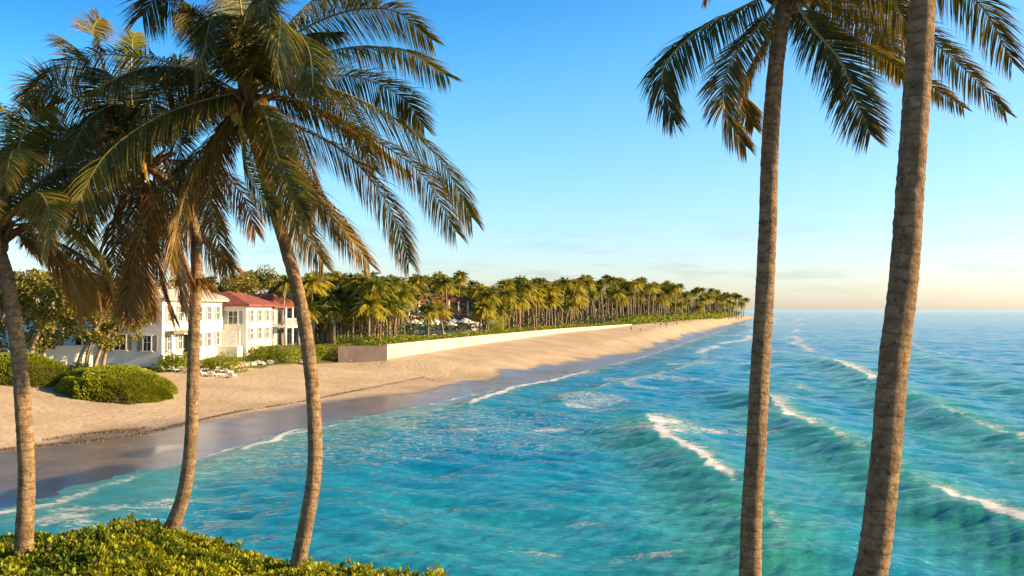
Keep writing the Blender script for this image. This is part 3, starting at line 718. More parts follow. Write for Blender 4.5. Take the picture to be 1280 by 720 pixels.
# --- foreground hedge on the bluff
def hedge_top(x):
    px = x/15.3*F+640
    return np.interp(px, [-300,-100,0,60,120,165,200,260,330,352,380,420,470,520,560,580], [700,705,700,688,677,681,695,706,716,716,706,702,699,695,691,745])
def fg_hedge(x0, x1, seed, label, n):
    r = np.random.default_rng(seed)
    cx = r.uniform(x0, x1, n); cy = r.uniform(11.6, 17.4, n)
    top = CAMZ-(hedge_top(cx)-387)/F*15.3
    ed = bluff_edge(cx); keep = cy < ed+0.25; cx, cy, top, ed = cx[keep], cy[keep], top[keep], ed[keep]; n = len(cx)
    prof = np.clip(1-((cy-(ed-1.9))/3.6)**2, 0, 1)**0.5
    g = np.array([bz(a, b_) for a, b_ in zip(cx, cy)])
    g = np.maximum(g, 2.6)
    hh = np.maximum(top-BZ, 0.06)*prof*(0.58+0.78*fbm(cx*1.7, cy*1.7, 4, 4))
    hh = hh - 0.22*(1-prof)
    z = g+hh*0.98-np.abs(r.normal(0, 0.06, n)) + (r.random(n) < .07)*r.uniform(.02, .13, n)
    cen = np.stack([cx,cy,z],1)
    # every clump is a rosette of leaves
    k = 11
    C = np.repeat(cen, k, 0); an = r.uniform(0, 2*PI, n*k); el = r.uniform(0.25, 1.3, n*k)
    d = np.stack([np.cos(an)*np.cos(el), np.sin(an)*np.cos(el), np.sin(el)],1)
    s = np.stack([-np.sin(an), np.cos(an), 0*an],1); nm = np.cross(s, d)
    L_ = (r.uniform(0.055, 0.12, n*k)*np.repeat(r.uniform(.65, 1.35, n), k))[:,None]; W_ = L_*0.19
    o = C+d*0.015
    v = np.stack([o, o+d*L_*.55-s*W_*1.0+nm*L_*.03, o+d*L_*.9-s*W_*.8, o+d*L_*1.02-nm*L_*.05, o+d*L_*.9+s*W_*.8, o+d*L_*.55+s*W_*1.0+nm*L_*.03, o+d*L_*.55],1).reshape(-1,3)
    i = np.arange(n*k)*7
    quads = np.concatenate([np.stack([i+6,i+1,i+2,i+3],1), np.stack([i+6,i+3,i+4,i+5],1)])
    tris = np.concatenate([np.stack([i,i+1,i+6],1), np.stack([i,i+6,i+5],1)])
    ct = np.clip(-0.2+1.5*fbm(cx*1.8, cy*1.8, 8, 4), 0, 1)
    t = np.clip(np.repeat(ct, k)+r.normal(0, 0.2, n*k), 0, 1)
    org = np.array([(x0+x1)/2, 15.0, BZ])
    root = empty('hedge', tuple(org))
    me = mesh_np('leaves', v-org, quads=quads, tris=tris, mats=[HEDGE], attrs={'tone': np.repeat(t, 7), 'tip': np.repeat((r.random(n*k) < .035)*.9, 7)}, smooth=False)
    link('leaves', me, root)
    # woody underlayer that the leaves sit on
    gx = np.linspace(x0, x1, int((x1-x0)*8)+2); gy = np.linspace(11.2, 17.6, 50); GX, GY = np.meshgrid(gx, gy)
    tp = CAMZ-(hedge_top(GX)-387)/F*15.3
    ED = bluff_edge(GX); pf = np.clip(1-((GY-(ED-1.9))/3.6)**2, 0, 1)**0.5
    gg = np.maximum(np.vectorize(bz)(GX, GY), 2.6)
    GZ = gg+np.maximum(tp-BZ, 0.06)*pf*(0.58+0.78*fbm(GX*1.7, GY*1.7, 4, 4))-0.22*(1-pf)-0.11
    GZ = GZ - 3*np.clip(GY-ED-.2, 0, 1.5)
    GZ[0,:] = 2.4; GZ[-1,:] = 1.5; GZ[:,0] = np.minimum(GZ[:,0], BZ-0.3); GZ[:,-1] = np.minimum(GZ[:,-1], BZ-0.3)
    i = np.arange(len(gy)-1)[:,None]*len(gx)+np.arange(len(gx)-1)[None,:]
    qq = np.stack([i,i+1,i+len(gx)+1,i+len(gx)],-1).reshape(-1,4)
    link('branches', mesh_np('branches', np.stack([GX,GY,GZ],-1).reshape(-1,3)-org, quads=qq, mats=[TWIG], smooth=True), root)
    tag(root, label, 'hedge')
fg_hedge(-15.5, -3.75, 31, 'dense sunlit yellow-green hedge at the feet of the left palms', 16000)
fg_hedge(-3.7, -0.9, 32, 'low sprigs of hedge poking up at the bottom edge right of the bowed palms', 2600)

# ------------------------------------------------------------------ the sea wall and its hedge
def wall_material():
    m, nt, b = new_mat('seawall_render')
    o = N(nt, 'ShaderNodeTexCoord').outputs['Object']
    st = N(nt, 'ShaderNodeMapping', {'Vector': o, 'Scale': (1.0,1.0,0.12)}).outputs[0]
    c = noise_mix(nt, (0.54,0.48,0.38), (0.36,0.31,0.23), 0.5, 6, 0.4, 0.68, vec=o)
    c = noise_mix(nt, c, (0.24,0.20,0.15), 1.6, 7, 0.58, 0.78, vec=st)
    nt.links.new(c, b.inputs['Base Color']); b.inputs['Roughness'].default_value = 0.9
    n = N(nt, 'ShaderNodeTexNoise', {'Scale': 2.5, 'Detail': 6, 'Vector': o})
    nt.links.new(N(nt, 'ShaderNodeBump', {'Height': n.outputs['Fac'], 'Strength': .5, 'Distance': .08}).outputs[0], b.inputs['Normal'])
    return m
WALLM = wall_material()

def wall_run(mb, a, b_, top, bottom, th):
    a, b_ = Vector(a).to_3d(), Vector(b_).to_3d(); d = (b_-a).normalized(); n = Vector((-d.y, d.x, 0))*th
    A = [a, b_, b_+n, a+n]
    i = len(mb.v)
    mb.v += [(p.x, p.y, bottom) for p in A]+[(p.x, p.y, top) for p in A]
    for q_ in ((3,2,1,0),(4,5,6,7),(0,1,5,4),(1,2,6,5),(2,3,7,6),(3,0,4,7)): mb.f.append(tuple(i+k for k in q_)); mb.mi.append(mb.cur)
root = empty('seawall', (WALLPTS[0][0], WALLPTS[0][1], 1.5)); og = Vector((WALLPTS[0][0], WALLPTS[0][1], 1.5))
def rel(p): return (p[0]-og.x, p[1]-og.y)
mb = MB()
# one continuous strip for the long face so that no two faces share a plane
def strip_wall(mb, pts, top, bottom, th, tops=None):
    L = []
    for k, p in enumerate(pts):
        a = Vector(pts[max(k-1, 0)]); c = Vector(pts[min(k+1, len(pts)-1)]); d = (c-a).normalized(); n = Vector((-d.y, d.x))
        L.append((Vector(p), Vector(p)+n*th))
    i0 = len(mb.v)
    for k, (a, b_) in enumerate(L):
        tz = tops[k] if tops else top
        mb.v += [(a.x,a.y,bottom),(a.x,a.y,tz),(b_.x,b_.y,tz),(b_.x,b_.y,bottom)]
    for k in range(len(L)-1):
        o = i0+k*4
        for j in range(3): mb.f.append((o+j, o+4+j, o+5+j, o+1+j)); mb.mi.append(mb.cur)
    mb.f.append((i0, i0+1, i0+2, i0+3)); mb.mi.append(mb.cur)
    o = i0+(len(L)-1)*4; mb.f.append((o+3,o+2,o+1,o)); mb.mi.append(mb.cur)
strip_wall(mb, [rel(p) for p in WALLPTS], 2.3, -1.5, 0.45, tops=[2.3]*5)
mb.build('long_wall', WALLM, root)
mb = MB(); strip_wall(mb, [rel(WALLBACK), rel((WALLPTS[0][0]-0.03, WALLPTS[0][1]-0.03))], 2.28, -1.5, 0.4); mb.build('return_wall', simple_mat('shaded_return', (0.36,0.27,0.20), (0.27,0.20,0.145), 0.7, 0.9, 0.4, 3), root)  # return wall is browner: its shade is put into the base colour
mb = MB(); strip_wall(mb, [rel((p[0]+0.06, p[1]-0.03)) for p in WALLPTS], 2.42, 2.303, 0.58); mb.build('coping', WALLM, root)
tag(root, 'long pale rendered sea wall with a square return corner above the sand', 'wall')

def along(poly, t):
    L = [0]
    for a, b_ in zip(poly[:-1], poly[1:]): L.append(L[-1]+math.hypot(b_[0]-a[0], b_[1]-a[1]))
    s = t*L[-1]; k = max(i for i in range(len(L)) if L[i] <= s+1e-9); k = min(k, len(poly)-2)
    u = (s-L[k])/(L[k+1]-L[k]); a, b_ = poly[k], poly[k+1]
    d = Vector((b_[0]-a[0], b_[1]-a[1])).normalized()
    return Vector((a[0]+(b_[0]-a[0])*u, a[1]+(b_[1]-a[1])*u)), Vector((-d.y, d.x))
def strip_mass(name, poly, off0, off1, hmin, hmax, n, size, mat, seed, label, cat, kind=None, tone=.4, basez=None, upb=0.6):
    r = np.random.default_rng(seed); C = []
    for k in range(n):
        p, nm = along(poly, r.random()); o = r.uniform(off0, off1); q_ = p+nm*o
        C.append((q_.x, q_.y, r.random()))
    C = np.array(C); g = ground_z(C[:,0], C[:,1]) if basez is None else np.full(n, basez)
    hh = hmin+(hmax-hmin)*fbm(C[:,0]*0.25, C[:,1]*0.25, seed, 3)
    C[:,2] = g+hh*np.sqrt(C[:,2])
    sz = np.full(n, size)*np.interp(C[:,1], [80,150,300,700], [1,1.2,2.0,4.0])
    org = (float(C[:,0].mean()), float(C[:,1].mean()), float(g.mean()))
    o = leaf_cloud(name, C, sz, mat, None, org, seed, upb, tone); o.location = org
    return tag(o, label, cat, kind=kind)
strip_mass('clipped_hedge', WALLPTS, 0.9, 3.2, 0.5, 1.3, 9000, 0.30, HEDGE, 41, 'low sunlit green hedge running along the top of the sea wall', 'hedge', basez=3.5, tone=.45)
FARVEG = [WALLPTS[-1],(66,350),(100,450),(146,600),(200,790),(236,980)]
strip_mass('dune_scrub', FARVEG, -3, 6, 0.8, 3.2, 6500, 0.55, HEDGE, 42, 'low scrub on the dune edge at the far end of the beach', 'scrub', kind='stuff', tone=.4)
# the dark far-off wood behind the palms
BACK = [(-62,128),(-40,135),(-28,150),(-8,205),(8,255),(40,330),(75,440),(120,590),(188,780),(228,980)]
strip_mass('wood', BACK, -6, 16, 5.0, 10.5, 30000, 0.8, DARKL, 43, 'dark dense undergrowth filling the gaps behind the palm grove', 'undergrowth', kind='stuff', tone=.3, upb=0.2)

# ------------------------------------------------------------------ far palms
def far_palm_proto(seed, h, lean, tone, skirt):
    r = np.random.default_rng(seed)
    mb = MB()
    top = Vector((lean, lean*0.3*(-1)**seed, h))
    pts = [Vector((0,0,-0.6)), Vector((lean*0.15, 0, h*0.35)), Vector((lean*0.5, top.y*0.4, h*0.7)), top]
    c = catmull(pts, 9); mb.tube(c, np.linspace(0.20, 0.12, 9), 7)
    me_t = bpy.data.meshes.new('trunk'); me_t.from_pydata(mb.v, [], mb.f); me_t.materials.append(PTRUNK); me_t.polygons.foreach_set('use_smooth', [True]*len(mb.f))
    V_, Qd, tn = [], [], []
    nf = 26+skirt
    for f in range(nf):
        az = f*2.399+r.uniform(-.3, .3); old = f/nf
        el = 1.3-1.85*old+r.normal(0, .12); ln = r.uniform(1.9, 2.6)
        dirh = np.array([math.cos(az), math.sin(az), 0]); K = 9
        t = np.linspace(0, 1, K)[:,None]
        cc = np.array(top)+dirh*ln*math.cos(el)*t+np.array([0,0,1.])*(ln*math.sin(el)*t-ln*0.48*t*t)
        S = np.array([-dirh[1], dirh[0], 0])
        ft = np.clip(tone+r.normal(0, .16)+(0.45*old if old > .6 else 0), 0, 1)
        for k in range(1, K):
            wdt = 0.85*math.sin(PI*min(1, 0.25+0.75*k/K))
            for sd_ in (1, -1):
                p0 = cc[k-1]; p1 = cc[k]
                for q_ in range(2):
                    a = p0+(p1-p0)*(q_*0.5); b_ = p0+(p1-p0)*(q_*0.5+0.55)
                    e = a+S*sd_*wdt*r.uniform(.6, 1)+(p1-p0)*0.9+np.array([0,0,-wdt*r.uniform(.3, .9)])
                    i = len(V_); V_ += [a, b_, e]; Qd.append((i,i+1,i+2)); tn += [ft+r.normal(0, .1)]*3
    me_c = mesh_np('crown', np.array(V_), tris=Qd, mats=[FARP], attrs={'tone': np.clip(tn, 0, 1)})
    return me_t, me_c
protos = [far_palm_proto(s, h, l, t, k) for s, h, l, t, k in
          ((1,10,0.5,.25,4),(2,10,-0.9,.35,8),(3,10,1.2,.15,2),(4,10,0.2,.5,10),(5,10,-0.4,.2,6),(6,10,1.6,.4,8),(7,10,0.8,.62,10),(8,10,-1.3,.28,4))]
topline = ([380,400,425,450,475,500,520,550,575,600,620,640,660,700,750,800,830,870,900,920,935], [352,346,343,337,345,352,346,346,344,360,352,348,343,345,346,350,354,361,366,368,378])
first_used = [False]*8
PLACES = ((405,'just left of the sea wall corner'),(440,'above the sea wall corner'),(480,'near the sea wall corner'),(515,'left of the reddish villa'),(600,'around the reddish villa'),(650,'just right of the reddish villa'),
 (700,'above the middle of the long sea wall'),(750,'above the right half of the sea wall'),(800,'above the far end of the sea wall'),(840,'just beyond the end of the sea wall'),(885,'on the far shore short of the point'),(2000,'on the far point'))
GREENS = ('green','green','dark green','yellow','green','yellow','golden','green')
def palm_label(o, px, y, yf, k, ytop, line, lean):
    size = 'tall' if ytop < line+6 else 'medium-high' if ytop < line+16 else 'short'
    row = 'front-row' if y < yf+10+0.02*yf else 'back-row' if y > yf+0.22*yf else 'middle-row'
    c, s_ = math.cos(o.rotation_euler.z), lean*math.cos(o.rotation_euler.z)
    ln_ = 'leaning right' if s_ > .45 else 'leaning left' if s_ < -.45 else 'upright'
    return '%s %s palm, %s crown, %s, %s' % (size, row, GREENS[k], ln_, next(t for v, t in PLACES if px < v))
LEANS = (0.5,-0.9,1.2,0.2,-0.4,1.6,0.8,-1.3)
def far_palm(px, y, ytop, k, label, group, hmax=None, yf=None, line=None):
    x = (px-640)/F*y; g = gz(x, y)
    htop = CAMZ+(387-ytop)*y/F-g-1.0
    s = max(0.45, htop/10)
    o = empty('palm_tree', (x, y, g), random.uniform(0, 2*PI))
    o.scale = (float(np.interp(y, [100,250,700], [1.0,1.15,1.7]))*random.uniform(.85, 1.15),)*2+(s,)
    t_, c_ = protos[k]
    a = link('trunk', t_, o); b_ = link('crown', c_, o)
    # keep the crown's own proportions when the trunk is stretched
    cs = o.scale[0]/s; b_.scale = (1, 1, cs); b_.location = (0, 0, 10*(1-cs))
    if yf: label = palm_label(o, px, y, yf, k, ytop, line, LEANS[k])
    tag(o, label, 'palm tree', group)
    return o
front = ([380,484,560,620,700,790,850,900,935], [109,112,140,160,203,268,345,480,640])
R2 = random.Random(5)
LBL = [('slender palm in the grove just behind the sea wall return, left of the villa', 'palms behind the corner of the sea wall'),
       ('palm around the terrace of the reddish villa', 'palms around the reddish villa'),
       ('tall palm in the dense grove above the long sea wall', 'palms above the long sea wall'),
       ('distant palm beyond the end of the sea wall near the point', 'palms towards the far point')]
def zone(px): return 0 if px < 505 else 1 if px < 600 else 2 if px < 800 else 3
nfar = 0
for k in range(284):
    px = 384+(930-384)*((k+R2.random())/284)**0.92
    row = R2.random()
    yf = float(np.interp(px, front[0], front[1]))
    dep = row**1.3*float(np.interp(px, [380,500,800,935], [22,30,70,120]))
    y = yf+3+dep
    if 508 < px < 598 and y < 172: y = yf+45+R2.random()*25 if R2.random() < .93 else yf+2.5
    yt = float(np.interp(px, *topline))+R2.gauss(0, 1)*float(np.interp(px, [380,600,935], [5,4,2]))
    drop = (1.05-row)*R2.uniform(0, 1)**0.8*float(np.interp(px, [380,500,800,935], [42,34,26,11])) + abs(R2.gauss(0, 6)) - 5
    if px > 505 and px < 600 and y < yf+8: drop = 40
    z_ = zone(px)
    far_palm(px, y, yt+max(0, drop), R2.randrange(8), *LBL[z_], yf=yf, line=yt); nfar += 1
# palms left of the grove, behind the white houses
for (px, y, yt), lb_ in zip(((352,112,342),(338,118,350),(318,125,338),(232,120,345),(215,118,352),(180,115,342),(160,118,340),(60,110,338)), ('palm behind the red roof, left of the tall foreground trunk','palm over the ridge of the red roof','palm between the cream house and its red-roofed wing, far back','palm seen left of the bowed trunk above the white house roof','palm over the middle of the white house','palm above the shaded end of the white house','palm left of the white house, behind its roof','palm behind the white cottage at the left')):
    far_palm(px, y, yt, R2.randrange(8), lb_, 'palms behind the white houses')

# ------------------------------------------------------------------ houses
WHITE = simple_mat('white_render', (0.80,0.78,0.72), (0.72,0.70,0.63), 0.8, 0.8, 0.15, 4)
CREAM = simple_mat('cream_render', (0.78,0.72,0.58), (0.70,0.62,0.48), 0.8, 0.8, 0.15, 4)
BROWN = simple_mat('terracotta_render', (0.42,0.20,0.11), (0.32,0.15,0.09), 0.8, 0.85)
GLASS = simple_mat('dark_glass', (0.03,0.035,0.045), (0.06,0.06,0.07), 2, 0.12)
SHUT = simple_mat('grey_shutter', (0.30,0.30,0.28), (0.22,0.22,0.2), 2, 0.6)
TRIM = simple_mat('white_trim', (0.80,0.79,0.75), None, 2, 0.6)
DARKV = simple_mat('interior_shade', (0.03,0.03,0.03), (0.05,0.045,0.04), 2, 0.9)  # near black: the carport's inner shade painted on its back wall
def tile_mat():
    m, nt, b = new_mat('red_roof_tiles')
    o = N(nt, 'ShaderNodeTexCoord').outputs['Object']
    c = noise_mix(nt, (0.30,0.085,0.05), (0.19,0.06,0.04), 1.5, 4, vec=o)
    nt.links.new(c, b.inputs['Base Color']); b.inputs['Roughness'].default_value = 0.8
    wv = N(nt, 'ShaderNodeTexWave', {'Scale': 1.6, 'Distortion': 0.4, 'Vector': o}, bands_direction='X').outputs['Fac']
    nt.links.new(N(nt, 'ShaderNodeBump', {'Height': wv, 'Strength': 0.6, 'Distance': 0.1}).outputs[0], b.inputs['Normal'])
    return m
TILE = tile_mat()
GROOF = simple_mat('pale_roof', (0.52,0.44,0.36), (0.40,0.33,0.27), 1.0, 0.8)

def house(corner, ang, length, depth, z0, h, wallm, roofm, roofh, wins, side_wins, label, over=0.5, hip=True, shutters=True, name='house'):
    """local frame: u runs along the sunlit facade (+x local), depth goes to +y local; ang turns it. front facade is y=0, side facade x=0"""
    root = empty(name, (corner[0], corner[1], z0), ang)
    mb = MB(); mb.box((length/2, depth/2, h/2-0.5), (length, depth, h+1)); mb.build('wall', wallm, root)
    o = over; rz = h+0.003
    mb = MB()
    mb.v += [(-o,-o,rz-.12),(length+o,-o,rz-.12),(length+o,depth+o,rz-.12),(-o,depth+o,rz-.12),(-o,-o,rz+.1),(length+o,-o,rz+.1),(length+o,depth+o,rz+.1),(-o,depth+o,rz+.1)]
    if length >= depth: r0, r1 = (depth/2 if hip else -o, depth/2), (length-(depth/2 if hip else -o), depth/2)
    else: r0, r1 = (length/2, length/2), (length/2, depth-length/2)
    mb.v += [(r0[0], r0[1], rz+roofh), (r1[0], r1[1], rz+roofh)]
    if length >= depth: fs = [(4,5,9,8),(6,7,8,9),(5,6,9),(7,4,8)]
    else: fs = [(4,5,8),(5,6,9,8),(6,7,9),(7,4,8,9)]
    fs += [(0,1,5,4),(1,2,6,5),(2,3,7,6),(3,0,4,7),(3,2,1,0)]
    mb.f = fs; mb.mi = [0]*len(fs); mb.build('roof', roofm, root)
    def win(face, u, z, w_, h_):
        mb = MB(); t = 0.09
        ax = (lambda a, zz, off, sa, sz, so: mb.box((a, off, zz), (sa, so, sz))) if face == 0 else (lambda a, zz, off, sa, sz, so: mb.box((off, a, zz), (so, sa, sz)))
        off = -0.05
        ax(u, z+h_/2, off, w_+2*t, t, .14); ax(u, z-h_/2-.02, off-.05, w_+4*t, t, .22)
        ax(u-w_/2, z, off, t, h_-t, .12); ax(u+w_/2, z, off, t, h_-t, .12); ax(u, z, off, t*.6, h_-t, .08); ax(u, z+.1, off-.003, w_-t, t*.5, .06)
        f = mb.build('window', TRIM, root)
        mb = MB(); ax(u, z, -0.012, w_-t, h_-t, .02); mb.build('pane', GLASS, f)
        if shutters:
            for sg in (-1, 1): mb = MB(); ax(u+sg*(w_/2+.34), z, -0.03, .42, h_, .05); mb.build('shutter', SHUT, f)
    for a in wins: win(0, *a)
    for a in side_wins: win(1, *a)
    tag(root, label, 'house')
    return root
def seg(pxa, pya, pxb, yb, ya):    # facade from column a at distance ya to column b at distance yb
    a = Vector(((pxa-640)/F*ya, ya)); b_ = Vector(((pxb-640)/F*yb, yb)); d = b_-a
    return a, math.atan2(d.y, d.x), d.length
# large white house: its shaded gable side faces the camera, its long side the sun
a, ang, ln = seg(203, 0, 286, 103, 84)
Wz = 2.9
house(a, ang, ln, 6.6, Wz, 6.1, WHITE, GROOF, 1.9,
      [(u, z, 1.0, 1.5) for z in (1.9, 4.7) for u in (1.6, 4.3, 7.0, 9.7, 12.4, 15.2, 18)],
      [(1.6, 4.4, .9, 1.3), (4.2, 4.4, 1.0, 1.3), (1.4, 1.9, .8, 1.5), (4.0, 2.0, 1.2, 1.5)],
      'two-storey white house with its end wall in blue shade and front in sun', shutters=True)
# cream house with the red tile roof
a, ang, ln = seg(308, 0, 345, 112, 101)
h2 = house(a, ang, ln, 7.0, 3.1, 5.4, CREAM, TILE, 1.7, [(u, z, .9, 1.35) for z in (2.1, 4.2) for u in (1.6, 4.6, 7.4, 10)], [(1.5, 4.0, 1.1, 1.5), (4.6, 1.9, 1.0, 1.5), (4.6, 4.0, 1.0, 1.4)],
           'cream two-storey house with a red tiled hip roof beside the white one', shutters=True)
mb = MB(); mb.box((-0.25, 1.6, 1.35), (.3, 2.0, 2.5)); mb.box((-1.1, 1.6, 0.2), (1.7, 2.6, 1.2)); mb.build('porch', CREAM, h2)
mb = MB(); mb.box((-0.43, 1.6, 1.45), (.05, 1.2, 2.1)); mb.build('door', TRIM, h2)
a, ang, ln = seg(343, 0, 380, 116, 111)
h3 = house(a, ang, ln, 8.0, 3.1, 5.2, CREAM, TILE, 1.8, [], [], 'red-roofed wing with a columned balcony, half behind a palm trunk', shutters=False)
mb = MB(); mb.box((ln/2, -0.9, 2.75), (ln-.2, 1.8, .25)); mb.build('balcony_floor', CREAM, h3)
mb = MB()
for k in range(28): mb.box((.3+k*(ln-.6)/27, -1.75, 3.3), (.06,.06,.85))
mb.box((ln/2, -1.75, 3.77), (ln-.2, .1, .09)); mb.build('railing', TRIM, h3)
for k in range(5):
    mb = MB(); mb.tube([(.3+k*(ln-.6)/4, -1.6, -0.5), (.3+k*(ln-.6)/4, -1.6, 5.15)], [.16, .13], 8); mb.build('column', TRIM, h3, smooth=True)
for k in range(4):
    for zz in (1.45, 4.1):
        u = 1.0+k*(ln-2)/3
        mb = MB(); mb.box((u, -0.04, zz), (1.3,.1,2.1)); f = mb.build('window', TRIM, h3)
        mb = MB(); mb.box((u, -0.1, zz), (1.1,.02,1.9)); mb.build('pane', GLASS, f)
# white gabled houses standing further back
def gable_house(px0, px1, y, zeave, zridge, z0, depth, label, wallm=WHITE, roofm=GROOF):
    x0, x1 = (px0-640)/F*y, (px1-640)/F*y; w_ = x1-x0
    root = empty('house', (x0, y, z0)); h = zeave-z0; rh = zridge-z0
    mb = MB(); mb.v = [(0,0,-1),(w_,0,-1),(w_,0,h),(w_/2,0,rh),(0,0,h),(0,depth,-1),(w_,depth,-1),(w_,depth,h),(w_/2,depth,rh),(0,depth,h)]
    mb.f = [(0,1,2,3,4),(9,8,7,6,5),(1,6,7,2),(5,0,4,9)]; mb.mi = [0]*4; mb.build('wall', wallm, root)
    mb = MB(); o = .3; t = .12
    sl = (rh-h)/(w_/2)
    for s_ in (-1, 1):
        e = (w_/2+s_*(w_/2+o), h-o*sl); i = len(mb.v)
        mb.v += [(w_/2,-o,rh+.02),(e[0],-o,e[1]+.02),(e[0],depth+o,e[1]+.02),(w_/2,depth+o,rh+.02)]
        mb.v += [(w_/2,-o,rh+.02+t),(e[0],-o,e[1]+.02+t),(e[0],depth+o,e[1]+.02+t),(w_/2,depth+o,rh+.02+t)]
        for q_ in ((3,2,1,0),(4,5,6,7),(0,1,5,4),(1,2,6,5),(2,3,7,6)): mb.f.append(tuple(i+k for k in q_)); mb.mi.append(0)
    mb.build('roof', roofm, root)
    for u in (.3, .7):
        mb = MB(); mb.box((w_*u, -0.04, h-1.6), (1.0,.1,1.4)); f = mb.build('window', TRIM, root)
        mb = MB(); mb.box((w_*u, -0.1, h-1.6), (.84,.02,1.24)); mb.build('pane', GLASS, f)
    return tag(root, label, 'house')
gable_house(339, 368, 128, 10.2, 12.8, 3.3, 9, 'pale gable end standing above the red roofs')
gable_house(262, 299, 124, 9.4, 12.4, 3.3, 10, 'white gabled house glimpsed between the white and the cream house')
gable_house(48, 100, 92, 7.6, 9.4, 3.1, 9, 'white gabled cottage behind the trees at the left')
gable_house(-40, 20, 96, 7.6, 9.6, 3.1, 9, 'white cottage at the far left edge')
mb = MB(); mb.box((0,0,.9), (9.0,.3,2.4)); mb.box((0,-.003,2.16), (9.2,.42,.12))
o = mb.build('garden_wall', WHITE, None, loc=(-41.8, 78, 2.6)); o.rotation_euler.z = 0.5; tag(o, 'white garden wall behind the trees at the left', 'wall')
# long dark carport beside it
mb = MB(); mb.box((0,0,2.9), (12,5,.3)); root = empty('carport', (-38.2, 87, 2.9)); mb.build('roof', simple_mat('olive_roof', (.22,.19,.1), None, 1, .8), root)
for k in range(5):
    for yy in (-2.2, 2.2):
        mb = MB(); mb.tube([(-5.7+k*2.85, yy, -.5), (-5.7+k*2.85, yy, 2.72)], [.11,.11], 6); mb.build('post', TRIM, root)
mb = MB(); mb.box((0,2.4,1.2), (11.6,.1,2.8)); mb.build('back_wall', DARKV, root); tag(root, 'low open carport with dark interior between cottage and white house', 'carport')
# reddish villa amid the palms
a = Vector(((505-640)/F*176, 176)); b_ = Vector(((592-640)/F*186, 186)); dd = b_-a
h4 = house(a, math.atan2(dd.y, dd.x), dd.length, 10, 3.6, 6.2, BROWN, TILE, 1.6, [], [], 'reddish villa with columned loggias amid the palms', shutters=False)
for zz in (1.6, 4.8):
    for k in range(6):
        u = 1.2+k*(dd.length-2.4)/5
        mb = MB(); mb.box((u, -.05, zz), (1.5,.12,2.3)); f = mb.build('window', simple_mat('ochre_trim', (.5,.3,.18), None, 2, .7) if (k == 0 and zz < 2) else bpy.data.materials['ochre_trim'], h4)
        mb = MB(); mb.box((u, -.12, zz), (1.25,.02,2.05)); mb.build('pane', GLASS, f)
for k in range(8):
    u = .2+k*(dd.length-.4)/7
    mb = MB(); mb.tube([(u,-1.6,-.5),(u,-1.6,6.1)], [.2,.17], 8); mb.build('column', CREAM, h4, smooth=True)
mb = MB(); mb.box((dd.length/2,-.85,3.1), (dd.length,1.7,.3)); mb.build('balcony_floor', CREAM, h4)
# lower pavilion roof in front of it
a = Vector(((533-640)/F*160, 160)); b_ = Vector(((610-640)/F*166, 166)); dd = b_-a
h5 = house(a, math.atan2(dd.y, dd.x), dd.length, 6, 3.6, 2.5, WHITE, TILE, .9, [(u, 1.4, 1.3, 1.6) for u in (1.3,3.6,5.9,8.2)], [], 'low white pavilion with red roof in front of the villa', shutters=False)

# ------------------------------------------------------------------ terrace furniture
CANV = simple_mat('white_canvas', (0.80,0.77,0.70), None, 3, 0.9)
WOODP = simple_mat('pole_wood', (0.35,0.24,0.14), None, 3, 0.7)
def parasol_meshes():
    mb = MB(); mb.tube([(0,0,-.1),(0,0,2.55)], [.035,.03], 6); a = mb
    c = MB(); n = 8; ap = (0,0,2.75)
    for k in range(n):
        p0 = (1.35*math.cos(2*PI*k/n), 1.35*math.sin(2*PI*k/n), 2.15); p1 = (1.35*math.cos(2*PI*(k+1)/n), 1.35*math.sin(2*PI*(k+1)/n), 2.15)
        c.quad(p0, p1, ap); c.quad((p0[0],p0[1],1.98), (p1[0],p1[1],1.98), p1, p0)
    return a, c
pa, pc = parasol_meshes()
par0 = empty('parasol', (0,0,0)); pa.build('pole', WOODP, par0); pc.build('canopy', CANV, par0)
def lounger_mb():
    m_ = MB(); m_.box((0,0,.32), (.65,1.3,.1)); m_.box((0,.92,.55), (.65,.75,.09), rx=.75)
    for sx in (-.26,.26):
        for sy in (-.55,.55): m_.box((sx,sy,.1), (.06,.06,.42))
    m_.box((0,.0,.385), (.58,1.25,.03))
    return m_
lo0 = lounger_mb().build('sun_lounger', CANV)
def copy_tree(o, parent=None):
    c = o.copy(); col.objects.link(c)
    if parent: c.parent = parent
    for ch in o.children: copy_tree(ch, c)
    return c
R3 = random.Random(9); first = True
for k in range(20):
    px = 516+R3.random()*112; y = R3.uniform(146, 158)*(1+(px-516)/112*0.10)
    x = (px-640)/F*y
    o = par0 if first else copy_tree(par0); first = False
    o.location = (x, y, gz(x, y)); o.rotation_euler.z = R3.random(); s = R3.uniform(.8, 1.1); o.scale = (s, s, s)
    tag(o, 'white parasol on the terrace between the hedge and the villa', 'parasol', 'white parasols on the villa terrace')
first = True
for k in range(30):
    if k < 16: px, y = 206+(k % 8)*12+R3.uniform(-3, 3), 83+(k//8)*2.6+R3.uniform(-.4, .4); g_, l_ = 'white sun loungers before the white house', 'white sun lounger, %s row %s, %s the bowed palm trunk' % ('rear' if k >= 8 else 'front', 'before the white house', 'left of' if k % 8 < 2 else 'behind' if k % 8 < 3 else 'just right of' if k % 8 < 6 else 'well right of')
    else: px, y = 520+R3.random()*115, 0; y = float(np.interp(px, front[0], front[1]))+R3.uniform(3, 9); g_, l_ = 'white sun loungers behind the sea wall hedge', 'white sun lounger on the lawn behind the sea wall hedge'
    x = (px-640)/F*y
    o = lo0 if first else lo0.copy()
    if not first: col.objects.link(o)
    first = False
    o.location = (x, y, gz(x, y)); o.rotation_euler.z = R3.uniform(2.2, 4.0); o.scale = (.68,.68,.68)
    tag(o, l_, 'lounger', g_)

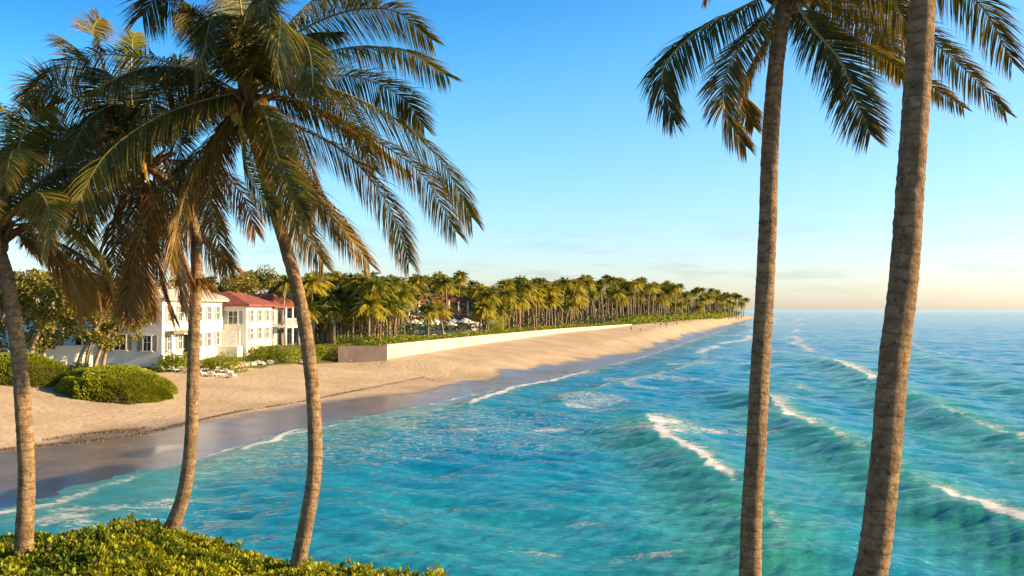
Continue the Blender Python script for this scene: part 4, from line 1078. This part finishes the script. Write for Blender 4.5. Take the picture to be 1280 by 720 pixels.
# ------------------------------------------------------------------ broadleaf trees and shrubs near the houses
def ball_points(r, n, rad, c):
    d = r.normal(0, 1, (n,3)); d /= np.linalg.norm(d, axis=1)[:,None]
    return np.asarray(c)+d*(rad*r.random(n)[:,None]**0.4)*np.array([1,1,.8])
def tree(base_px, y, top, lean, label, group, seed, crownr=2.2, tone=.4, mat=TREEL, trunks=1, name='broadleaf_tree', n=4200, size=.34, zb=None):
    r = np.random.default_rng(seed); x = (base_px-640)/F*y; g = gz(x, y) if zb is None else zb
    root = empty(name, (x, y, g)); H = CAMZ+(387-top)*y/F-g
    cen = []
    mb = MB()
    for k in range(trunks):
        ox = (k-(trunks-1)/2)*0.6; hx = lean+(k-(trunks-1)/2)*1.8
        tip = Vector((hx, r.uniform(-.5, .5), H*.62))
        pts = catmull([Vector((ox,0,-.3)), Vector((ox+hx*.2, 0, H*.22)), Vector((hx*.65, 0, H*.45)), tip], 10)
        mb.tube(pts, np.linspace(.20, .10, 10), 8)
        for j in range(5):
            az = r.uniform(0, 2*PI); e = tip+Vector((math.cos(az)*crownr*.7, math.sin(az)*crownr*.7, r.uniform(.2, 1)*H*.28))
            mb.tube(catmull([pts[7], (pts[7]+e)/2+Vector((0,0,.3)), e], 5), [.08,.065,.05,.035,.02], 5, cap=False); cen.append(e)
        cen += [tip+Vector((0,0,H*.2)), tip+Vector((r.uniform(-.8,.8)*crownr,.5,-H*.10)), tip+Vector((r.uniform(-.8,.8)*crownr,.8,-H*.2))]
    mb.build('trunk', TBARK, root, smooth=True)
    pts = []
    for c in cen:
        for _ in range(3):
            cc = np.array(c)+r.normal(0, 1, 3)*np.array([.7,.7,.5])*crownr*.38
            cc[2] = min(cc[2], H-crownr*.28)
            pts.append(ball_points(r, n//(len(cen)*3), crownr*r.uniform(.26, .46), cc))
    leaf_cloud('crown', np.concatenate(pts), size, mat, root, (0,0,0), seed, .4, tone)
    return tag(root, label, 'tree', group)
GL = 'leaning broadleaf trees at the left'
tree(35, 72, 338, 1.6, 'broadleaf tree leaning right, nearest the left palm trunk', GL, 1, 3.0, .5, n=5200)
tree(58, 76, 332, -1.2, 'leafy tree with a pale trunk between the two cottages', GL, 2, 2.6, .4)
tree(95, 74, 348, 2.4, 'slanting pale-trunked tree rising from the middle of the ground shrubs', GL, 3, 2.3, .55)
tree(112, 77, 344, 2.2, 'thin curved tree just left of the white house', GL, 4, 2.3, .5, trunks=2)
tree(78, 80, 330, .2, 'upright pale-trunked tree in front of the carport', GL, 5, 2.4, .35)
tree(128, 79, 352, 1.9, 'short bowed tree whose crown meets the brown palm skirt', GL, 6, 2.0, .6)
tree(-5, 74, 342, .5, 'leafy tree cut off by the left edge', GL, 7, 2.6, .45)
tree(298, 119, 338, .8, 'yellow-green tree standing between the white and the red roofs', None, 8, 3.6, .7, size=.34, n=4200)
tree(322, 122, 333, .4, 'bushy tree rising over the red roof between two houses', None, 9, 3.4, .45, n=4200)
tree(272, 106, 350, .2, 'small dark tree behind the white house roof', None, 10, 1.8, .25)
tree(248, 110, 342, .2, 'dark round tree behind the middle of the white house', None, 11, 2.0, .2)

def shrub(px, y, w_, h_, label, seed, tone=.45, n=700, size=.22, group=None, mat=HEDGE, depth=None, name='shrub'):
    r = np.random.default_rng(seed); x = (px-640)/F*y; g = gz(x, y); root = empty(name, (x, y, g))
    P_ = []
    k = max(3, int(w_*1.6))
    for j in range(k):
        c = (r.uniform(-.5, .5)*w_, r.uniform(-.5, .5)*(depth or w_*.5), h_*r.uniform(.22, .58)); P_.append(ball_points(r, n//k, h_*.52, c))
    P_ = np.concatenate(P_); P_[:,2] = np.clip(P_[:,2], 0.02, None)
    leaf_cloud('leaves', P_, size, mat, root, (0,0,0), seed, .6, tone)
    mb = MB()
    for j in range(7):
        an = r.uniform(0, 6.28); e = Vector((math.cos(an)*w_*.3, math.sin(an)*w_*.2, h_*.6)); mb.tube([(0,0,-.1), e*.5, e], [.04,.03,.015], 5)
    mb.build('stems', TWIG, root)
    return tag(root, label, 'shrub', group)
def mound(px, y, a_, b_, h_, label, seed, n, tone):
    r = np.random.default_rng(seed); x = (px-640)/F*y; g = gz(x, y); root = empty('shrub', (x, y, g))
    d = r.normal(0, 1, (n,3)); d[:,2] = np.abs(d[:,2]); d /= np.linalg.norm(d, axis=1)[:,None]
    lump = 0.80+0.30*fbm(d[:,0]*3.5+seed, d[:,1]*3.5+d[:,2]*2, seed, 4)
    p = d*np.array([a_, b_, h_])*(lump*(1-0.10*r.random(n)**2))[:,None]
    p[:,2] += ground_z(x+p[:,0], y+p[:,1])-g
    o = leaf_cloud('leaves', p, .19, HEDGE, root, (0,0,0), seed, .5, tone, normals=d, nb=1.2, aspect=.6)
    mb = MB(); gu = 16; gv = 6; R_ = []
    for j in range(gv+1):
        for k in range(gu):
            th = 2*PI*k/gu; ph = (PI/2)*j/gv; dd = Vector((math.cos(th)*math.cos(ph)*a_, math.sin(th)*math.cos(ph)*b_, math.sin(ph)*h_-.3*(j == 0)))*.78
            mb.v.append(tuple(dd))
    for j in range(gv):
        for k in range(gu): mb.f.append((j*gu+k, j*gu+(k+1) % gu, (j+1)*gu+(k+1) % gu, (j+1)*gu+k)); mb.mi.append(0)
    mb.build('branches', TWIG, root, smooth=True)
    return tag(root, label, 'shrub')
mound(150, 69.5, 4.2, 4.6, 2.1, 'broad rounded bright green mound of shrubs on the sand, left of the bowed palm trunk', 51, 26000, .5)
mound(28, 70, 3.9, 3.8, 2.1, 'rounded green shrub bank behind the leftmost palm trunk', 52, 16000, .42)
mound(-45, 69, 3.0, 3.5, 2.1, 'green shrubs cut off by the left edge', 53, 7000, .42)
shrub(75, 72, 4.5, 1.7, 'dark gap shrub between the two green mounds', 54, .15, 3500, .22, depth=4, mat=DARKL)
for k, (px, y, w_, h_, tn_, lb) in enumerate(((212,83,2.4,1.9,.2,'dark rounded shrub at the white house corner'),(228,84,1.6,2.2,.6,'pale green shrub between the white house windows and loungers'),
        (279,86,3.4,2.3,.5,'rounded half-lit shrub right of the bowed palm trunk'),(318,95,2.4,2.4,.35,'boxy shrub under the cream house windows'),(333,96,2.6,2.4,.2,'dark shrub beside the boxy one'),
        (352,97,4.2,2.2,.55,'green hedge shrub in front of the balcony wing'),(372,98,3.8,1.8,.4,'low shrub touching the tall palm trunk'),(412,104,4.6,2.0,.55,'bright shrub at the end of the wall return'),
        (395,103,3,1.8,.3,'small dark shrub right of the tall palm trunk'),(620,158,1.8,3.6,.8,'yellow-green bush hanging over the sea wall'),(262,87,2.0,1.2,.7,'low pale flowering shrub under the lower windows'),
        (440,108,5,1.6,.25,'low dark shrub above the wall return'),(465,109,5,1.4,.3,'low shrub near the wall corner'))):
    shrub(px, y, w_, h_, lb, 60+k, tn_, 1500, .2)
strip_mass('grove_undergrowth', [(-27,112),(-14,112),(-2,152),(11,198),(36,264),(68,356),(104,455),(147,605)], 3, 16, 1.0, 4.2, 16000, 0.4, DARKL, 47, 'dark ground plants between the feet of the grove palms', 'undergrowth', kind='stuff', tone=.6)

# garden steps, rocks and a boardwalk between the houses
PAV = simple_mat('paved_path', (.55,.42,.30), (.45,.34,.25), 2, .9)
c0, c1 = P(296,452,2.95), P(330,449,2.95)
mb = MB(); mb.box((0,0,-.1), (3.4,9,.34)); o = mb.build('garden_path', PAV, None, loc=(-29.0, 93, gz(-29.0, 93)+.02)); o.rotation_euler.z = -.15; tag(o, kind='structure', label='pale path between the houses')
ROCK = simple_mat('pale_rock', (.58,.52,.45), (.35,.31,.27), 2, .9, .5, 5)
import bmesh
def rock(px, py, z, s, label, group, seed):
    r = random.Random(seed); bm = bmesh.new(); bmesh.ops.create_icosphere(bm, subdivisions=2, radius=1)
    for v in bm.verts: v.co = v.co*(1+r.uniform(-.22, .18)); v.co.z *= .6; v.co.x *= 1.25
    me = bpy.data.meshes.new('rock'); bm.to_mesh(me); bm.free(); me.materials.append(ROCK)
    p = Pg(px, py); o = link('rock', me, None, (p.x, p.y, gz(p.x, p.y)+s*.25)); o.scale = (s,s,s); o.rotation_euler.z = r.random()*6
    return tag(o, label, 'rock', group)
for k in range(14): rock(312+k*4.4+random.uniform(-1.5, 1.5), 456+random.uniform(-2, 1.5)-k*.5, 2.8, random.uniform(.35, .6), 'pale boulder edging the garden before the cream house', 'pale boulders before the cream house', k)
rock(127, 463, 2.8, .55, 'rounded pale rock in the green ground shrubs', None, 30)
rock(440, 453, 1.9, .28, 'small dark stone alone on the open sand', None, 31)

# seaweed line
r = np.random.default_rng(88); pts = []
def wrack(px, zs, n, spread):
    for k in range(n):
        t = r.random()*(len(px)-1); i = int(t); u = t-i
        a, b_ = P(*px[i], zs), P(*px[i+1], zs); p = a+(b_-a)*u
        dens = vnoise(np.array([p.x*.6]), np.array([p.y*.6]), 5)[0]
        if dens < .3 and r.random() < .7: continue
        pts.append((p.x+r.normal(0, spread*.4), p.y+r.normal(0, spread)+1.4*(vnoise(np.array([p.x*.15]), np.array([1.0]), 3)[0]-.5)))
wrack([(-20,556),(40,549),(120,540),(180,531),(235,519),(300,506),(385,494),(450,482),(530,468)], .75, 5200, .34)
wrack([(60,540),(130,530),(180,526)], .8, 900, .5)
wrack([(486,455),(520,462),(550,466)], 1.2, 160, .35)
wrack([(0,478),(40,482)], 2.0, 200, .5)
pts = np.array(pts); C = np.column_stack([pts, ground_z(pts[:,0], pts[:,1])+.02])
SW = simple_mat('seaweed', (.10,.06,.035), (.18,.11,.06), 3, .8)
o = leaf_cloud('seaweed', C, .085, SW, None, (0,0,0), 5, -.2, aspect=.8); tag(o, 'broken dark line of washed-up seaweed along the beach', 'seaweed', kind='stuff')

# ------------------------------------------------------------------ far people on the beach
def person(px, py, pose, shirt, label, seed):
    p = Pg(px, py); g = gz(p.x, p.y)
    skinm = bpy.data.materials.get('skin') or simple_mat('skin', (.45,.27,.18), None, 4, .6)
    cl = simple_mat('cloth', shirt, None, 3, .9)
    if pose == 'stand':
        J = [(0,0,.95,.14),(0,0,1.18,.13),(0,0,1.40,.15),(0,0,1.50,.06),(0,.01,1.62,.10),(0,.01,1.72,.07),
             (.09,0,.88,.10),(.10,.03,.48,.065),(.11,0,.07,.045),(.11,-.12,.04,.04),(-.09,0,.88,.10),(-.12,-.05,.48,.065),(-.13,.02,.07,.045),(-.13,-.10,.04,.04),
             (.19,0,1.40,.06),(.25,0,1.12,.045),(.26,-.08,.88,.035),(-.19,0,1.40,.06),(-.25,0,1.12,.045),(-.26,-.08,.88,.035)]
    else:
        J = [(0,0,.16,.15),(0,.05,.40,.13),(0,.07,.62,.14),(0,.06,.72,.06),(0,.03,.83,.10),(0,.03,.92,.07),
             (.09,-.08,.16,.10),(.12,-.42,.38,.07),(.12,-.62,.07,.05),(.12,-.74,.04,.04),(-.09,-.08,.16,.10),(-.12,-.42,.36,.07),(-.12,-.64,.07,.05),(-.12,-.76,.04,.04),
             (.19,.06,.60,.06),(.25,.0,.38,.045),(.20,-.25,.30,.035),(-.19,.06,.60,.06),(-.25,.0,.38,.045),(-.20,-.25,.30,.035)]
    E = [(0,1),(1,2),(2,3),(3,4),(4,5),(0,6),(6,7),(7,8),(8,9),(0,10),(10,11),(11,12),(12,13),(2,14),(14,15),(15,16),(2,17),(17,18),(18,19)]
    me = bpy.data.meshes.new('person'); me.from_pydata([j[:3] for j in J], E, []); me.materials.append(skinm)
    o = link('person', me, None, (p.x, p.y, g)); o.rotation_euler.z = seed*1.3
    md = o.modifiers.new('skin', 'SKIN')
    for k, j in enumerate(J): me.skin_vertices[0].data[k].radius = (j[3], j[3])
    me.skin_vertices[0].data[0].use_root = True
    s2 = o.modifiers.new('sub', 'SUBSURF'); s2.levels = 1; s2.render_levels = 1
    mb = MB(); zt = (1.0, 1.46) if pose == 'stand' else (.22, .68); yy = 0 if pose == 'stand' else .05
    mb.tube([(0,yy-.01,zt[0]-.22 if pose == 'stand' else zt[0]-.1),(0,yy,zt[0]),(0,yy+.01,(zt[0]+zt[1])/2),(0,yy+.01,zt[1])], [.20,.19,.18,.12], 10); mb.build('clothing', cl, o, smooth=True)
    tag(o, label, 'person')
    return o
person(789, 415.5, 'stand', (.06,.06,.08), 'person in dark clothes standing on the far sand, nearest to the water', 1)
person(801, 414.5, 'sit', (.6,.5,.4), 'person in pale clothes sitting on the far sand beside the standing one', 2)
person(826, 409.5, 'stand', (.07,.05,.05), 'person in dark clothes standing near the far palms', 3)
person(833, 409.5, 'stand', (.10,.08,.12), 'person standing just right of the other by the far palms', 4)
person(846, 405.5, 'sit', (.15,.08,.06), 'person sitting furthest along the far beach', 5)

# every far palm, parasol and shrub stays where it was built; nothing is parented to the camera
